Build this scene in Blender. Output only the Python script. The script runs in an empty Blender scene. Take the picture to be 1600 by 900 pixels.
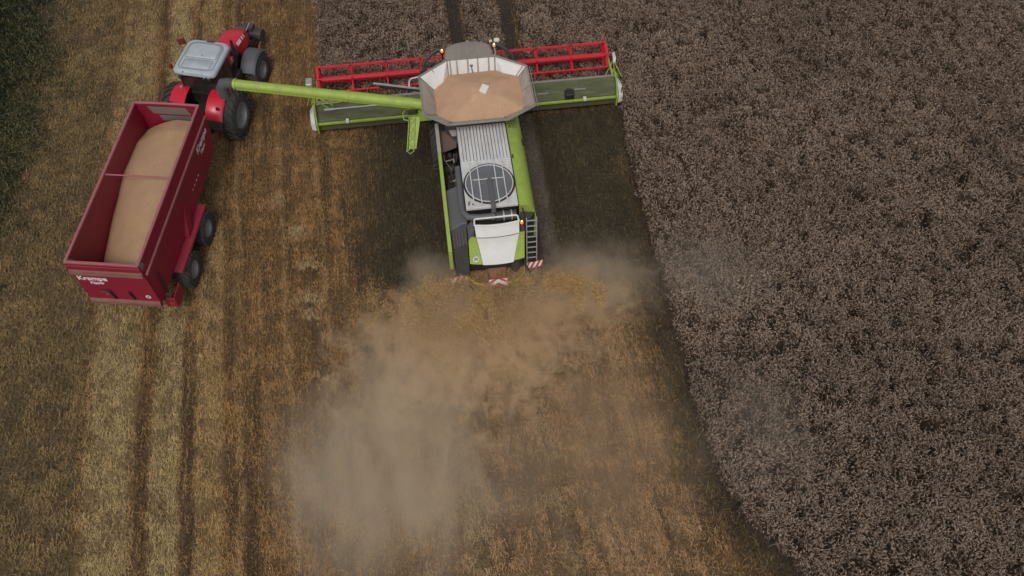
import bpy, math, random
import numpy as np
from mathutils import Vector, Matrix

random.seed(7)
rng = np.random.default_rng(11)
C = bpy.context.scene.collection
SC = bpy.context.scene
R = math.radians

# ------------------------------------------------------------------ camera, sky, sun, exposure
CAM_H = 25.4
cam = bpy.data.cameras.new('camera')
cam_o = bpy.data.objects.new('camera', cam)
C.objects.link(cam_o)
cam_o.location = (0, 0, CAM_H)
cam_o.rotation_euler = (R(90 - 57), 0, 0)
cam.sensor_width = 36
cam.lens = 36 * 1320 / 1600
cam.clip_end = 3000
SC.camera = cam_o

SUN_EL, SUN_AZ = R(54), R(186)          # azimuth clockwise from +Y
world = bpy.data.worlds.new('World')
SC.world = world
world.use_nodes = True
wn = world.node_tree
wn.nodes.clear()
w_out = wn.nodes.new('ShaderNodeOutputWorld')
w_bg = wn.nodes.new('ShaderNodeBackground')
w_sky = wn.nodes.new('ShaderNodeTexSky')
w_sky.sky_type = 'NISHITA'
w_sky.sun_disc = False
w_sky.sun_elevation = SUN_EL
w_sky.sun_rotation = SUN_AZ
w_sky.air_density = 1.0
w_sky.dust_density = 3.0
w_hs = wn.nodes.new('ShaderNodeHueSaturation')   # an overcast sky is nearly grey
w_hs.inputs['Saturation'].default_value = 0.25
wn.links.new(w_sky.outputs[0], w_hs.inputs['Color'])
wn.links.new(w_hs.outputs[0], w_bg.inputs['Color'])
w_bg.inputs['Strength'].default_value = 0.10
wn.links.new(w_bg.outputs[0], w_out.inputs['Surface'])

sun = bpy.data.lights.new('sun', 'SUN')
sun.energy = 1.45
sun.angle = R(14)
sun.color = (1.0, 0.96, 0.9)
sun_o = bpy.data.objects.new('sun', sun)
C.objects.link(sun_o)
sd = Vector((math.sin(SUN_AZ) * math.cos(SUN_EL), math.cos(SUN_AZ) * math.cos(SUN_EL), math.sin(SUN_EL)))
sun_o.rotation_euler = sd.to_track_quat('Z', 'Y').to_euler()
sun_o.location = (0, -20, 40)

SC.view_settings.view_transform = 'Standard'
SC.view_settings.look = 'None'
SC.view_settings.gamma = 1.0
SC.view_settings.exposure = 0.0
SC.view_settings.use_curve_mapping = False
SC.cycles.volume_bounces = 4
SC.cycles.max_bounces = 6
SC.cycles.transparent_max_bounces = 12
SC.cycles.volume_step_rate = 1.0

# ------------------------------------------------------------------ materials
def new_mat(name):
    m = bpy.data.materials.new(name)
    m.use_nodes = True
    nt = m.node_tree
    return m, nt, nt.nodes['Principled BSDF']

def mat(name, col, rough=0.5, metal=0.0, dirt=0.0, dirtcol=(.19, .14, .10), scale=1.6, bump=0.0, bscale=40, spec=0.5, streak=None, emit=None):
    """procedural paint / metal / rubber with patchy dust and small unevenness"""
    m, nt, b = new_mat(name)
    N, L = nt.nodes, nt.links
    tc = N.new('ShaderNodeTexCoord')
    mp = N.new('ShaderNodeMapping')
    L.new(tc.outputs['Object'], mp.inputs[0])
    if streak:
        mp.inputs['Scale'].default_value = streak
    n1 = N.new('ShaderNodeTexNoise')
    n1.inputs['Scale'].default_value = scale
    n1.inputs['Detail'].default_value = 7
    n1.inputs['Roughness'].default_value = 0.65
    L.new(mp.outputs[0], n1.inputs['Vector'])
    rp = N.new('ShaderNodeValToRGB')
    rp.color_ramp.elements[0].position = 0.38
    rp.color_ramp.elements[1].position = 0.72
    L.new(n1.outputs['Fac'], rp.inputs[0])
    mul = N.new('ShaderNodeMath'); mul.operation = 'MULTIPLY_ADD'
    L.new(rp.outputs[0], mul.inputs[0]); mul.inputs[1].default_value = dirt; mul.inputs[2].default_value = dirt * .25
    mx = N.new('ShaderNodeMix'); mx.data_type = 'RGBA'
    mx.inputs[6].default_value = (*col, 1); mx.inputs[7].default_value = (*dirtcol, 1)
    L.new(mul.outputs[0], mx.inputs[0])
    L.new(mx.outputs[2], b.inputs['Base Color'])
    rr = N.new('ShaderNodeMath'); rr.operation = 'MULTIPLY_ADD'
    L.new(mul.outputs[0], rr.inputs[0]); rr.inputs[1].default_value = 0.45; rr.inputs[2].default_value = rough
    rr.use_clamp = True
    L.new(rr.outputs[0], b.inputs['Roughness'])
    b.inputs['Metallic'].default_value = metal
    b.inputs['Specular IOR Level'].default_value = spec
    if bump:
        n2 = N.new('ShaderNodeTexNoise'); n2.inputs['Scale'].default_value = bscale; n2.inputs['Detail'].default_value = 3
        L.new(tc.outputs['Object'], n2.inputs['Vector'])
        bp = N.new('ShaderNodeBump'); bp.inputs['Strength'].default_value = bump; bp.inputs['Distance'].default_value = 0.02
        L.new(n2.outputs['Fac'], bp.inputs['Height']); L.new(bp.outputs[0], b.inputs['Normal'])
    if emit:
        b.inputs['Emission Color'].default_value = (*emit[:3], 1)
        b.inputs['Emission Strength'].default_value = emit[3]
    return m

M = {}
DUST = (.30, .23, .17)
M['green'] = mat('lime_paint', (.29, .43, .04), .42, dirt=.5, dirtcol=(.22, .21, .10), scale=3.5)
M['green_old'] = mat('worn_lime_paint', (.075, .10, .026), .55, dirt=.9, dirtcol=(.07, .064, .042), scale=2.5, streak=(.5, 3, 3))
M['white'] = mat('white_paint', (.68, .69, .68), .38, dirt=.3, dirtcol=(.42, .38, .33), scale=2.2)
M['deck'] = mat('deck_sheet_metal', (.60, .62, .63), .45, dirt=.55, dirtcol=(.36, .31, .28), scale=2.0, streak=(2.2, .7, 1))
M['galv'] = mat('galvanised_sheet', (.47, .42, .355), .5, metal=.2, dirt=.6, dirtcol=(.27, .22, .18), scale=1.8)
M['tankwhite'] = mat('tank_white_sheet', (.80, .82, .83), .45, dirt=.3, dirtcol=(.38, .32, .26), scale=1.3)
M['rim'] = mat('rim_steel', (.30, .28, .26), .5, metal=.3, dirt=.5, dirtcol=(.2, .16, .13))
M['cabroof'] = mat('dusty_cab_roof', (.26, .235, .21), .65, dirt=.6, dirtcol=(.20, .165, .125), scale=2.2, streak=(2.4, .8, 1))
M['dark'] = mat('dark_plastic', (.035, .036, .038), .5, dirt=.4, dirtcol=(.09, .075, .06))
M['grey'] = mat('grey_plastic', (.085, .09, .10), .5, dirt=.4, dirtcol=(.14, .12, .10))
M['screen'] = mat('fan_screen', (.10, .11, .125), .6, dirt=.45, dirtcol=(.19, .18, .17), scale=2.6)
M['black'] = mat('black_metal', (.014, .014, .014), .5, dirt=.35, dirtcol=(.05, .04, .03))
M['engine'] = mat('oily_engine', (.03, .027, .025), .45, metal=.3, dirt=.7, dirtcol=(.09, .07, .05), scale=6)
M['rubber'] = mat('tyre_rubber', (.028, .028, .03), .8, dirt=.55, dirtcol=(.075, .062, .05), scale=3)
M['wheelrim'] = mat('silver_rim', (.27, .285, .31), .45, metal=.2, dirt=.4, dirtcol=(.2, .17, .14))
M['silver'] = mat('silver_rail', (.50, .50, .50), .4, metal=.5, dirt=.3)
M['red'] = mat('reel_red', (.60, .012, .03), .4, dirt=.1, dirtcol=(.26, .06, .05))
M['tractor_red'] = mat('tractor_red', (.58, .008, .03), .3, dirt=.15, dirtcol=(.25, .05, .05))
M['trailer_red'] = mat('trailer_red', (.25, .006, .030), .42, dirt=.3, dirtcol=(.15, .025, .035), scale=1.2, streak=(1, .35, 1.4))
M['trailer_edge'] = mat('worn_red_edge', (.32, .07, .085), .5, dirt=.6, dirtcol=(.28, .14, .13), scale=4)
M['trailer_fender_lit'] = mat('trailer_fender_red_lit', (.30, .02, .045), .4, dirt=.3, dirtcol=(.25, .07, .07))  # trailer red made lighter: light on its upward face is in the colour
M['ledge'] = mat('dusty_red_ledge', (.17, .05, .045), .7, dirt=.7, dirtcol=(.20, .13, .095), scale=3)
M['roofgrey'] = mat('tractor_roof_grey', (.40, .46, .51), .5, dirt=.55, dirtcol=(.29, .30, .30), scale=3)
M['groove'] = mat('roof_groove', (.13, .155, .175), .6, dirt=.3)
M['bluegrey'] = mat('fender_blue_grey', (.075, .085, .10), .5, dirt=.35, dirtcol=(.12, .11, .10))
M['glass'] = mat('cab_glass', (.012, .014, .015), .08, dirt=.12, spec=.6)
M['windowgrey'] = mat('grey_window_sheet', (.17, .17, .17), .4, dirt=.4)
M['yellow'] = mat('yellow_paint', (.50, .42, .03), .5, dirt=.4, dirtcol=(.3, .22, .08))
M['rustred'] = mat('rusty_red_sheet', (.22, .055, .04), .6, dirt=.6, dirtcol=(.25, .14, .07), scale=4)
M['signred'] = mat('sign_red', (.42, .02, .03), .5, dirt=.2)
M['signwhite'] = mat('sign_white', (.70, .68, .64), .5, dirt=.25)
M['lettering'] = mat('white_lettering', (.72, .68, .68), .5, dirt=.15)
M['letterdark'] = mat('dark_lettering', (.05, .05, .05), .5)
M['brownplate'] = mat('brown_dusty_plate', (.12, .085, .065), .7, dirt=.6, dirtcol=(.2, .15, .12))
M['trough'] = mat('trough_steel', (.055, .05, .045), .5, metal=.3, dirt=.8, dirtcol=(.10, .08, .055), scale=3)
M['beacon'] = mat('amber_beacon', (.8, .25, .03), .3, emit=(1.0, .16, .01, .9))
M['beaconcore'] = mat('amber_beacon_bulb', (.9, .6, .3), .3, emit=(1.0, .5, .15, 6.0))
M['mirrorred'] = mat('mirror_red', (.22, .02, .025), .45, dirt=.2)
M['lampred'] = mat('lamp_red', (.30, .03, .02), .35)
M['spout'] = mat('rubber_spout', (.05, .053, .056), .7, dirt=.5, dirtcol=(.12, .11, .10), scale=5)

def attr_mat(name, rough=.8, attr='col', noise=0.35, nscale=30, bump=0, transl=0.0):
    m, nt, b = new_mat(name)
    N, L = nt.nodes, nt.links
    a = N.new('ShaderNodeAttribute'); a.attribute_name = attr
    tc = N.new('ShaderNodeTexCoord')
    n1 = N.new('ShaderNodeTexNoise'); n1.inputs['Scale'].default_value = nscale; n1.inputs['Detail'].default_value = 6
    n1.inputs['Roughness'].default_value = .7
    L.new(tc.outputs['Object'], n1.inputs['Vector'])
    mr = N.new('ShaderNodeMapRange')
    mr.inputs[1].default_value = .3; mr.inputs[2].default_value = .7
    mr.inputs[3].default_value = 1 - noise; mr.inputs[4].default_value = 1 + noise
    L.new(n1.outputs['Fac'], mr.inputs[0])
    mx = N.new('ShaderNodeMix'); mx.data_type = 'RGBA'; mx.blend_type = 'MULTIPLY'
    mx.inputs[0].default_value = 1
    L.new(a.outputs['Color'], mx.inputs[6]); L.new(mr.outputs[0], mx.inputs[7])
    L.new(mx.outputs[2], b.inputs['Base Color'])
    b.inputs['Roughness'].default_value = rough
    b.inputs['Specular IOR Level'].default_value = .25
    if bump:
        bp = N.new('ShaderNodeBump'); bp.inputs['Strength'].default_value = bump; bp.inputs['Distance'].default_value = .06
        L.new(n1.outputs['Fac'], bp.inputs['Height']); L.new(bp.outputs[0], b.inputs['Normal'])
    return m

M['ground'] = attr_mat('stubble_soil', .95, noise=.55, nscale=9, bump=.8)
M['straw'] = attr_mat('straw', .75, noise=.2, nscale=3)
M['wheat'] = attr_mat('ripe_wheat', .75, noise=.12, nscale=.7)
M['leaf'] = attr_mat('dark_leaves', .7, noise=.25, nscale=1.5)

def grain_mat(name, col):
    m, nt, b = new_mat(name)
    N, L = nt.nodes, nt.links
    tc = N.new('ShaderNodeTexCoord')
    v = N.new('ShaderNodeTexVoronoi'); v.inputs['Scale'].default_value = 70
    L.new(tc.outputs['Object'], v.inputs['Vector'])
    n = N.new('ShaderNodeTexNoise'); n.inputs['Scale'].default_value = 2.2; n.inputs['Detail'].default_value = 8
    n.inputs['Roughness'].default_value = .7
    L.new(tc.outputs['Object'], n.inputs['Vector'])
    mr = N.new('ShaderNodeMapRange'); mr.inputs[1].default_value = .3; mr.inputs[2].default_value = .7
    mr.inputs[3].default_value = .86; mr.inputs[4].default_value = 1.08
    L.new(n.outputs['Fac'], mr.inputs[0])
    mr2 = N.new('ShaderNodeMapRange'); mr2.inputs[1].default_value = 0; mr2.inputs[2].default_value = .8
    mr2.inputs[3].default_value = 1.15; mr2.inputs[4].default_value = .65
    L.new(v.outputs['Distance'], mr2.inputs[0])
    mm = N.new('ShaderNodeMath'); mm.operation = 'MULTIPLY'
    L.new(mr.outputs[0], mm.inputs[0]); L.new(mr2.outputs[0], mm.inputs[1])
    mx = N.new('ShaderNodeMix'); mx.data_type = 'RGBA'; mx.blend_type = 'MULTIPLY'; mx.inputs[0].default_value = 1
    mx.inputs[6].default_value = (*col, 1)
    L.new(mm.outputs[0], mx.inputs[7]); L.new(mx.outputs[2], b.inputs['Base Color'])
    b.inputs['Roughness'].default_value = .85
    bp = N.new('ShaderNodeBump'); bp.inputs['Strength'].default_value = .5; bp.inputs['Distance'].default_value = .012
    L.new(v.outputs['Distance'], bp.inputs['Height']); L.new(bp.outputs[0], b.inputs['Normal'])
    return m
M['grain'] = grain_mat('tank_grain', (.60, .37, .225))
M['grain_shaded'] = grain_mat('trailer_grain_shaded', (.48, .305, .17))  # same wheat as the tank, darkened in colour for shade between the trailer walls

# ------------------------------------------------------------------ mesh helpers
class MB:
    def __init__(s):
        s.v, s.f, s.mi = [], [], []
    def add(s, vs, fs, mi=0):
        o = len(s.v)
        s.v += [tuple(map(float, p)) for p in vs]
        for f in fs:
            s.f.append([i + o for i in f]); s.mi.append(mi)
        return s
    def box(s, x0, x1, y0, y1, z0, z1, mi=0):
        p = [(x, y, z) for z in (z0, z1) for y in (y0, y1) for x in (x0, x1)]
        return s.add(p, [(0, 2, 3, 1), (4, 5, 7, 6), (0, 1, 5, 4), (2, 6, 7, 3), (0, 4, 6, 2), (1, 3, 7, 5)], mi)
    def hexa(s, b, t, mi=0):
        """two rings of equal length joined: b bottom, t top"""
        return s.loft([b, t], mi=mi)
    def bar(s, a, b, w, h, mi=0, up=(0, 0, 1)):
        a, b = Vector(a), Vector(b); d = (b - a).normalized(); u = Vector(up)
        if abs(d.dot(u)) > .95: u = Vector((0, 1, 0))
        r = d.cross(u).normalized(); u = r.cross(d)
        q = [(r * sx * w / 2 + u * sy * h / 2) for sx, sy in ((-1, -1), (1, -1), (1, 1), (-1, 1))]
        return s.loft([[a + k for k in q], [b + k for k in q]], mi=mi)
    def loft(s, rings, mi=0, caps=True, closed=True):
        n = len(rings[0]); vs = [p for r in rings for p in r]; fs = []
        for k in range(len(rings) - 1):
            for i in range(n if closed else n - 1):
                j = (i + 1) % n
                fs.append((k * n + i, k * n + j, (k + 1) * n + j, (k + 1) * n + i))
        if caps and closed:
            fs.append(tuple(reversed(range(n)))); fs.append(tuple(range((len(rings) - 1) * n, len(rings) * n)))
        return s.add(vs, fs, mi)
    def tube(s, pts, r, n=10, mi=0):
        pts = [Vector(p) for p in pts]; rings = []; rad = r if isinstance(r, (list, tuple)) else [r] * len(pts)
        prev = None
        for i, p in enumerate(pts):
            d = (pts[min(i + 1, len(pts) - 1)] - pts[max(i - 1, 0)]).normalized()
            u = Vector((0, 0, 1)) if prev is None else prev
            if abs(d.dot(u)) > .95: u = Vector((0, 1, 0)) if abs(d.y) < .9 else Vector((1, 0, 0))
            a = d.cross(u).normalized(); u = a.cross(d).normalized(); prev = u
            rings.append([p + (a * math.cos(2 * math.pi * k / n) + u * math.sin(2 * math.pi * k / n)) * rad[i] for k in range(n)])
        return s.loft(rings, mi=mi)
    def cyl(s, a, b, r0, r1=None, n=20, mi=0):
        return s.tube([a, b], [r0, r0 if r1 is None else r1], n, mi)
    def prism(s, prof, x0, x1, mi=0):
        """profile of (y, z) swept along x"""
        return s.loft([[(x0, y, z) for y, z in prof], [(x1, y, z) for y, z in prof]], mi=mi)
    def slab(s, q, t, mi=0):
        q = [Vector(p) for p in q]; n = (q[1] - q[0]).cross(q[2] - q[0]).normalized() * t
        return s.loft([q, [p + n for p in q]], mi=mi)
    def lathe(s, prof, c, n=32, mi=0):
        """closed profile of (x offset, radius) turned about the x axis through c"""
        rings = [[(c[0] + a, c[1] + r * math.cos(2 * math.pi * k / n), c[2] + r * math.sin(2 * math.pi * k / n)) for a, r in prof] for k in range(n)]
        m = len(prof); vs = [p for r in rings for p in r]; fs = []
        for k in range(n):
            k2 = (k + 1) % n
            for i in range(m):
                j = (i + 1) % m
                fs.append((k * m + i, k * m + j, k2 * m + j, k2 * m + i))
        return s.add(vs, fs, mi)
    def ring(s, c, r, t, n=40, m=6, mi=0, a0=0, a1=2 * math.pi):
        """flat-lying tube ring about z"""
        full = abs(a1 - a0 - 2 * math.pi) < 1e-6
        pts = [(c[0] + r * math.cos(a0 + (a1 - a0) * k / n), c[1] + r * math.sin(a0 + (a1 - a0) * k / n), c[2]) for k in range(n + 1)]
        return s.tube(pts, t, m, mi)
    def disc(s, c, r, h, n=32, mi=0):
        return s.loft([[(c[0] + r * math.cos(2 * math.pi * k / n), c[1] + r * math.sin(2 * math.pi * k / n), c[2] + z) for k in range(n)] for z in (0, h)], mi=mi)
    def build(s, name, m, parent=None, smooth=35, bevel=0.0, label=None):
        me = bpy.data.meshes.new(name)
        me.from_pydata(s.v, [], s.f)
        for x in (m if isinstance(m, (list, tuple)) else [m]):
            me.materials.append(M[x] if isinstance(x, str) else x)
        me.polygons.foreach_set('material_index', s.mi)
        me.validate()
        import bmesh
        bm = bmesh.new(); bm.from_mesh(me)
        bmesh.ops.recalc_face_normals(bm, faces=bm.faces)
        bm.to_mesh(me); bm.free()
        if smooth:
            me.polygons.foreach_set('use_smooth', [True] * len(me.polygons))
            me.set_sharp_from_angle(angle=R(smooth))
        o = bpy.data.objects.new(name, me)
        C.objects.link(o)
        if parent: o.parent = parent
        if bevel:
            b = o.modifiers.new('bevel', 'BEVEL'); b.width = bevel; b.segments = 2
            b.limit_method = 'ANGLE'; b.angle_limit = R(40)
        if label: o['label'] = label
        return o

def empty(name, loc=(0, 0, 0), rz=0, parent=None):
    o = bpy.data.objects.new(name, None)
    o.location = loc; o.rotation_euler = (0, 0, rz); o.empty_display_size = .3
    C.objects.link(o)
    if parent: o.parent = parent
    return o

def tag(o, label=None, cat=None, group=None, kind=None):
    if label: o['label'] = label
    if cat: o['category'] = cat
    if group: o['group'] = group
    if kind: o['kind'] = kind
    return o

def fast_mesh(name, verts, quads, m, cols=None):
    """big quad mesh from numpy arrays"""
    me = bpy.data.meshes.new(name)
    nv, nf = len(verts), len(quads)
    me.vertices.add(nv); me.loops.add(nf * 4); me.polygons.add(nf)
    me.vertices.foreach_set('co', np.ascontiguousarray(verts, dtype=np.float32).ravel())
    me.loops.foreach_set('vertex_index', np.ascontiguousarray(quads, dtype=np.int32).ravel())
    me.polygons.foreach_set('loop_start', np.arange(0, nf * 4, 4, dtype=np.int32))
    me.update(calc_edges=True)
    if cols is not None:
        a = me.attributes.new('col', 'FLOAT_COLOR', 'POINT')
        c4 = np.ones((nv, 4), dtype=np.float32); c4[:, :3] = cols
        a.data.foreach_set('color', c4.ravel())
    me.materials.append(M[m])
    o = bpy.data.objects.new(name, me)
    C.objects.link(o)
    return o

def text_mesh(name, body, size, mtx, m, parent, depth=.004, shear=0.0, bold=0.0):
    cu = bpy.data.curves.new(name, 'FONT')
    cu.body = body; cu.size = size; cu.extrude = depth; cu.align_x = 'CENTER'; cu.align_y = 'CENTER'
    cu.shear = shear; cu.offset = bold; cu.resolution_u = 3
    tmp = bpy.data.objects.new('lettering', cu)
    C.objects.link(tmp)
    bpy.context.view_layer.update()
    dg = bpy.context.evaluated_depsgraph_get()
    me = bpy.data.meshes.new_from_object(tmp.evaluated_get(dg))
    bpy.data.objects.remove(tmp)
    me.transform(mtx)
    me.materials.clear(); me.materials.append(M[m])
    o = bpy.data.objects.new(name, me); C.objects.link(o); o.parent = parent
    return o

def frame_mtx(o, xa, ya):
    xa, ya = Vector(xa).normalized(), Vector(ya).normalized(); za = xa.cross(ya).normalized()
    return Matrix((( xa.x, ya.x, za.x, o[0]), (xa.y, ya.y, za.y, o[1]), (xa.z, ya.z, za.z, o[2]), (0, 0, 0, 1)))

# ------------------------------------------------------------------ numpy noise
def vnoise(x, y, s, seed):
    g = np.random.default_rng(seed).random((256, 256))
    x = np.asarray(x) / s + 1000.0; y = np.asarray(y) / s + 1000.0
    xi = np.floor(x).astype(int); yi = np.floor(y).astype(int)
    fx = x - xi; fy = y - yi
    fx = fx * fx * (3 - 2 * fx); fy = fy * fy * (3 - 2 * fy)
    a = g[xi % 256, yi % 256]; b = g[(xi + 1) % 256, yi % 256]; c = g[xi % 256, (yi + 1) % 256]; d = g[(xi + 1) % 256, (yi + 1) % 256]
    return (a * (1 - fx) + b * fx) * (1 - fy) + (c * (1 - fx) + d * fx) * fy
def fbm(x, y, s, seed, o=4):
    t = 0; w = 0
    for k in range(o):
        t = t + vnoise(x, y, s / 2 ** k, seed + k) * .5 ** k; w += .5 ** k
    return t / w
def sst(a, b, x):
    t = np.clip((x - a) / (b - a), 0, 1); return t * t * (3 - 2 * t)
def bump(u, a, b, s):
    return sst(a - s, a + s, u) * (1 - sst(b - s, b + s, u))

# ------------------------------------------------------------------ field layout (metres)
TH = R(7.35); CO = np.array([-0.903, 18.847])          # combine heading and origin
def comb_local(x, y):
    dx, dy = x - CO[0], y - CO[1]
    return dx * math.cos(TH) + dy * math.sin(TH), -dx * math.sin(TH) + dy * math.cos(TH)
A0 = R(10.6)                                           # direction of the old straw rows
def rows(x, y):
    return x * math.cos(A0) + y * math.sin(A0), -x * math.sin(A0) + y * math.cos(A0)
EY = np.array([-40, 2.0, 4.5, 6.24, 7.24, 8.19, 9.29, 11.42, 14.24, 16.58, 18.26, 20.35, 22.94, 25.4, 60])
EX = np.array([22., 14.5, 10.9, 8.68, 7.75, 6.87, 6.44, 6.08, 5.72, 5.41, 5.16, 4.89, 4.65, 4.5, 4.2]) - .12
VY = np.array([-40, 8.0, 11.3, 12.7, 14.6, 17.3, 19.4, 22.6, 26.1, 29.7, 32.3, 60])
VX = np.array([-20.5, -20.5, -20.2, -20.0, -19.9, -19.6, -19.5, -19.5, -19.8, -20.5, -20.8, -22])
def crop_mask(x, y):
    lx, ly = comb_local(x, y)
    wob = (vnoise(x, y, .5, 5) - .5) * .3
    right = x > np.interp(y, EY, EX) + wob
    u, v = rows(x, y)
    front = (ly > 6.45 + wob * .5) & (u > -2.95 + wob * .5) & (x <= np.interp(y, EY, EX) + wob)
    m = right | front
    t1 = np.abs(x - (-2.68 - .145 * (y - 31.42))) < .42 + wob * .3
    t2 = np.abs(x - (-.32 - .13 * (y - 31.42))) < .43 + wob * .3
    return m & ~((t1 | t2) & (ly > 5))

def zone(x, y):
    """soil colour, straw amount and straw colour of the cut field"""
    u, v = rows(x, y); lx, ly = comb_local(x, y)
    n1 = fbm(x, y, 2.2, 21); n2 = fbm(x, y, .7, 31)
    uu = u + (fbm(x * .3, y, 1.2, 77, 3) - .5) * .30
    fine = vnoise(u + .12 * (n2 - .5), v * .05, .13, 93); fine2 = vnoise(u + .15 * (n2 - .5), v * .09, .30, 94)   # drill-row streaks
    vn = fbm(u * 3, v * .35, 1.0, 91)                  # streaks along the rows
    left = 1 - sst(-11.9, -11.3, uu)
    s1 = bump(uu, -11.45, -9.95, .28) * (1 - sst(24, 34, v) * .35) * (.78 + .5 * (n1 - .4)); s2 = bump(uu, -9.4, -8.5, .15) * (.85 + .4 * (n1 - .45)); s3 = bump(uu, -8.0, -7.15, .10) * (.82 + .5 * (n2 - .4))
    thin = bump(uu, -6.72, -6.5, .06) * .8 + bump(uu, -8.30, -8.20, .04) * .5 + bump(uu, -5.9, -5.75, .05) * .3 + bump(uu, -5.05, -4.85, .07) * .65 + bump(uu, -3.6, -3.42, .07) * .6 + bump(uu, -2.9, -2.72, .06) * .35
    trk = bump(uu, -8.44, -8.08, .06)
    dens = .38 + .18 * (n1 - .5) + .25 * (vn - .5) + (.62 * (fine - .5) + .45 * (fine2 - .5)) * (1 - .7 * left) + .5 * left * (n2 - .5) + .62 * np.maximum.reduce([s1, s2, s3]) + .55 * thin - .34 * trk - .15 * (bump(uu, -9.85, -9.5, .10) + bump(uu, -7.05, -6.8, .06) + .6 * bump(uu, -6.45, -6.2, .08))
    col = np.array([.40, .225, .088])[None] * np.ones((len(x), 1))
    def mix(c, w, cc):
        w = np.clip(w, 0, 1)[:, None]; return c * (1 - w) + np.array(cc)[None] * w
    col = mix(col, np.maximum(s1, s2) * 1.1, (.48, .355, .165))
    col = mix(col, s3, (.48, .32, .14))
    col = mix(col, thin * .85, (.44, .29, .13))
    col = mix(col, left * .85, (.31, .215, .10))
    soil = np.array([.060, .042, .025])[None] * np.ones((len(x), 1))
    soil = mix(soil, left * .6, (.062, .050, .027))
    # just-cut strip beside the combine: short green-brown stubble, little straw
    cut = bump(lx + (n1 - .5) * 1.6, -4.6, 6.6, 1.3) * sst(-3.4, -1.6, ly + (n1 - .5) * 2) * (1 - sst(5.6, 6.6, ly))
    edge = sst(-1.6, -.2, x - np.interp(y, EY, EX)) * (1 - sst(3, 5, ly))
    cut = np.maximum(cut, edge * .85)
    dens = dens * (1 - cut * .70)
    col = mix(col, cut * .86, (.118, .094, .049))
    soil = mix(soil, cut * .9, (.036, .031, .020))
    # fresh chaff behind it
    back = bump(lx, -3.6, 5.6, .9) * (1 - sst(-4.2, -2.4, ly + (n1 - .5) * 1.5)) * (1 - edge)
    dens = dens + back * (.16 + .22 * (n1 - .45) + .30 * bump(uu, .05, .8, .12) + .22 * bump(uu, 2.85, 3.4, .16) - .15 * bump(uu, 1.0, 1.5, .15) - .12 * bump(uu, -1.2, -.5, .2))
    col = mix(col, back * .85, (.43, .265, .135))
    col = mix(col, back * np.maximum(bump(uu, .05, .8, .12), bump(uu, 2.85, 3.4, .16) * .8) * .7, (.40, .30, .16))
    # old tramlines, bare soil
    t2 = np.abs(x - (-.32 - .13 * (y - 31.42))); t1 = np.abs(x - (-2.68 - .145 * (y - 31.42)))
    tr = (1 - sst(.24, .42, np.minimum(t1, t2))) * sst(-3, -1, ly)
    dens = dens * (1 - tr * .85); soil = mix(soil, tr * .9 * (ly < 6), (.105, .086, .068)); soil = mix(soil, tr * .95 * (ly >= 6), (.040, .034, .029)); dens = dens * (1 - .95 * tr * (ly >= 6))
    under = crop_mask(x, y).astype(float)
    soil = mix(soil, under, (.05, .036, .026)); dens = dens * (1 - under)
    verge = 1 - sst(-1.4, 1.6, x - np.interp(y, VY, VX) + (n1 - .5) * 4)
    soil = mix(soil, verge, (.014, .018, .011)); dens = dens * (1 - verge)
    soil = soil * (.75 + .5 * n2)[:, None]
    return soil, np.clip(dens, 0, 1), col

# ------------------------------------------------------------------ ground sheet
def make_ground():
    ax = np.concatenate([[-900, -300, -120, -60, -40], np.arange(-30, 30.01, .16), [40, 60, 120, 300, 900]])
    ay = np.concatenate([[-900, -300, -100, -40, -15, -5], np.arange(1, 42.01, .16), [50, 70, 130, 300, 900]])
    X, Y = np.meshgrid(ax, ay); x, y = X.ravel(), Y.ravel()
    soil, dens, col = zone(x, y)
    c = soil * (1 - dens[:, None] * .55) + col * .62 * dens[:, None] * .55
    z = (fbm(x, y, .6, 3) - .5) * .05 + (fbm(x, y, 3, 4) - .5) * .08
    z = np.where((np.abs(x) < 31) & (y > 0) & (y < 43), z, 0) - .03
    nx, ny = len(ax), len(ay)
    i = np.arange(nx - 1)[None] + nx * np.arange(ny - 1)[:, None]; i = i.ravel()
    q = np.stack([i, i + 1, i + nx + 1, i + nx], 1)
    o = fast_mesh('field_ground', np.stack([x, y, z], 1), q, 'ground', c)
    o.data.polygons.foreach_set('use_smooth', [True] * len(o.data.polygons))
    return tag(o, 'harvested stubble field with pale straw rows and dark freshly cut soil', 'ground', kind='structure')
make_ground()

def in_view(x, y, m=.12, z=0.4):
    c57, s57 = math.cos(R(57)), math.sin(R(57))
    dz = z - CAM_H
    dep = y * c57 - dz * s57; up = y * s57 + dz * c57
    return (np.abs(x / dep) < (800 / 1320) * (1 + m)) & (up / dep < (450 / 1320) * (1 + m)) & (up / dep > -(450 / 1320) * (1 + m * 1.6))

# ribbons: every piece is a chain of quads along a centre line, n points
def ribbons(P, W, side):
    """P (k, n, 3) centre lines, W (k, n) widths, side (k, 3) or (k, n, 3) unit width direction"""
    if side.ndim == 2: side = side[:, None, :]
    a = P - side * W[:, :, None] / 2; b = P + side * W[:, :, None] / 2
    k, n, _ = P.shape
    V = np.stack([a, b], 2).reshape(k, n * 2, 3)
    base = (np.arange(k) * n * 2)[:, None]
    q = []
    for j in range(n - 1):
        q.append(np.stack([base[:, 0] + 2 * j, base[:, 0] + 2 * j + 1, base[:, 0] + 2 * j + 3, base[:, 0] + 2 * j + 2], 1))
    return V.reshape(-1, 3), np.concatenate(q, 0), n * 2

def join(parts):
    vs, qs, cs, o = [], [], [], 0
    for V, Q, Cc in parts:
        vs.append(V); qs.append(Q + o); cs.append(Cc); o += len(V)
    return np.concatenate(vs), np.concatenate(qs), np.concatenate(cs)

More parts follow.
